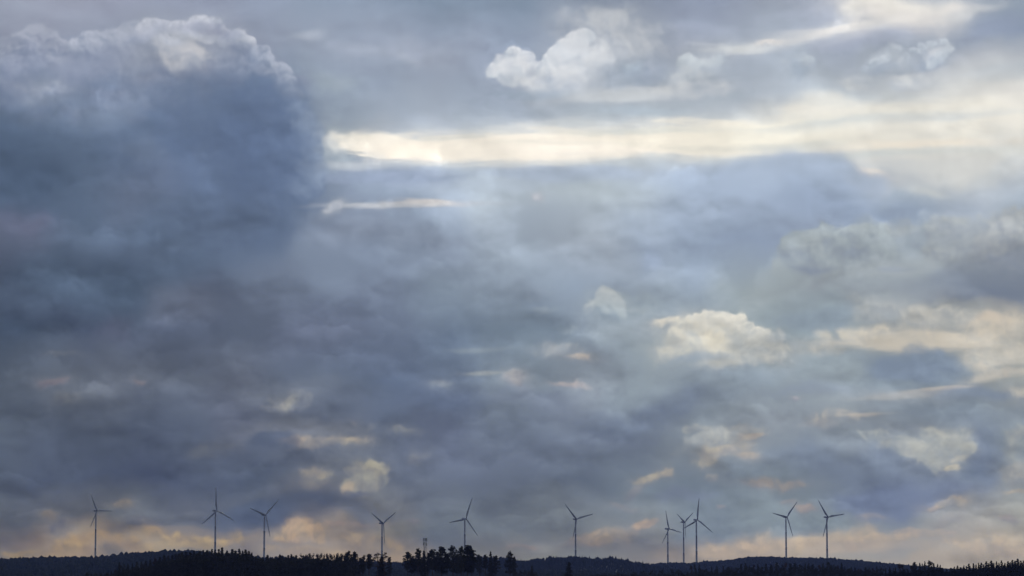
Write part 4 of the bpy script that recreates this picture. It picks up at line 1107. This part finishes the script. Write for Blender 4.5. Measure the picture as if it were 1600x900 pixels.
for foot, hub, tips, D, label in TURB:
    m = D / FPX                                         # metres per pixel there
    H = at(hub[0], hub[1], D); xf = H.x
    zb = at(foot[0], foot[1], D).z - 14
    cx = sum(t[0] for t in tips) / 3; cy = sum(t[1] for t in tips) / 3
    dx = [t[0] - cx for t in tips]; dy = [cy - t[1] for t in tips]
    c = math.sqrt(sum(a * a for a in dx) / sum(b * b for b in dy)); c = min(c, 0.97)
    Lb = math.sqrt(sum(b * b for b in dy) / 1.5) * m
    th = math.atan2(dy[0], dx[0] / c)
    psi = math.acos(c)                                  # yaw of the rotor plane out of the picture plane
    root = obj('wind_turbine', None, None, (xf, D, zb)); tag(root, label, 'wind turbine', 'wind turbines along the ridges')
    s = Lb / 45
    obj('tower', tower_mesh(H.z - zb, 2.15 * max(s, 0.85), 1.35 * max(s, 0.85)), root)
    # the rotor axis is +X of the nacelle; it points to the right of the picture and towards us
    yaw = -(math.pi / 2 - psi)
    nac = obj('nacelle', NAC, root, (0, 0, H.z - zb - 2.0 * s), (0, 0, yaw), (s, s, s))
    ax = Vector((math.cos(yaw), math.sin(yaw), 0))
    hc = Vector((0, 0, H.z - zb)) + ax * 4.2 * s
    hb = obj('rotor_hub', HUB, root, hc, (0, 0, yaw), (s, s, s))
    bm_ = blade_mesh(Lb)
    Rz = Matrix.Rotation(yaw, 4, 'Z')
    # in the rotor frame the plane is YZ; +Y maps to the picture's right once the axis is turned
    for kx in range(3):
        a = th + kx * 2 * math.pi / 3
        # blade direction (picture right, up) = (cos a, sin a) in the rotor plane
        blade = obj('blade', bm_, root, hc)
        blade.rotation_euler = (Rz @ Matrix.Rotation(-(math.pi / 2 - a), 4, 'X')).to_euler()

# ------------------------------------------------------------------ radio mast among the pines
D = 1700.0; base = at(664.2, 900, D); top = at(664.2, 840.5, D).z
mast = tag(obj('radio_mast', None, None, (base.x, D, 0.0)), 'slim steel radio mast with antenna panels at its top, rising out of the pines', 'radio mast')
hw = 0.62
def tube_mesh(name, segs, mat, k=8):
    V, Fc = [], []
    for a, b, r in segs: limb(V, Fc, a, b, r, r, k)
    return mesh(name, V, Fc, mat)
for (x, y, r) in ((-hw, 0, 0.19), (hw, 0.3, 0.11), (0.1, 1.1, 0.07)):
    obj('mast_leg', tube_mesh('mast_leg', [((x, y, 0), (x, y, top - 0.6), r)], MAT['steel']), mast)
segs = []
n = 16
for i in range(n):
    z0 = top * i / n; z1 = top * (i + 1) / n
    q = [(-hw, 0), (hw, 0.3), (0.1, 1.2)]
    for j in range(3):
        a, b = q[j], q[(j + 1) % 3]
        if i % 2: a, b = b, a
        segs.append(((a[0], a[1], z0), (b[0], b[1], min(z1, top - 0.8)), 0.018))
        segs.append(((a[0], a[1], z0), (b[0], b[1], z0), 0.015))
obj('brace', tube_mesh('brace', segs, MAT['steel'], 5), mast)
for zc in (top - 3.6, top - 0.9):
    sg = [((-1.0, -0.5, zc), (1.0, -0.5, zc), 0.06), ((-1.0, -0.5, zc), (0.1, 1.5, zc), 0.06), ((1.0, -0.5, zc), (0.1, 1.5, zc), 0.06)]
    obj('antenna_frame', tube_mesh('antenna_frame', sg, MAT['steel'], 6), mast)
def panel_mesh(h):
    V, Fc = [], []
    ring_tube(V, Fc, [((0, 0, z), a, b, UX, UY) for z, a, b in ((0, 0.16, 0.09), (0.05, 0.22, 0.12), (h - 0.05, 0.22, 0.12), (h, 0.16, 0.09))], 10)
    return mesh('antenna_panel', V, Fc, MAT['panel'])
PM = panel_mesh(1.9)
for x, y, z, rz in ((-1.05, -0.5, top - 1.9, 0.4), (-0.62, -0.75, top - 2.1, 0), (0.55, -0.6, top - 1.9, 0), (1.0, -0.4, top - 2.0, -0.4), (0.1, 1.6, top - 1.9, 0),
                    (-1.0, -0.5, top - 4.4, 0.4), (-0.6, -0.8, top - 4.0, 0), (0.95, -0.5, top - 4.6, -0.4)):
    obj('antenna_panel', PM, mast, (x, y, z), (0, 0, rz))
obj('lightning_rod', tube_mesh('lightning_rod', [((hw, 0.3, top - 0.6), (hw, 0.3, top + 0.4), 0.03)], MAT['steel'], 5), mast)

# ------------------------------------------------------------------ haze
hz = bpy.data.materials.new('haze'); hz.use_nodes = True; t = hz.node_tree; t.nodes.clear()
pv = t.nodes.new('ShaderNodeVolumePrincipled'); mo = t.nodes.new('ShaderNodeOutputMaterial')
pv.inputs['Color'].default_value = (0.33, 0.43, 1.0, 1); pv.inputs['Density'].default_value = HAZE
t.links.new(pv.outputs[0], mo.inputs['Volume'])
b = 14200.0; z0 = float(Zg.min()) - 1.0; z1 = 190.0
V = [(x, y, z) for z in (z0, z1) for y in (-b, b) for x in (-b, b)]
hm = mesh('haze', V, [(0, 2, 3, 1), (4, 5, 7, 6), (0, 1, 5, 4), (2, 6, 7, 3), (0, 4, 6, 2), (1, 3, 7, 5)], hz)
tag(obj('haze', hm), kind='stuff')
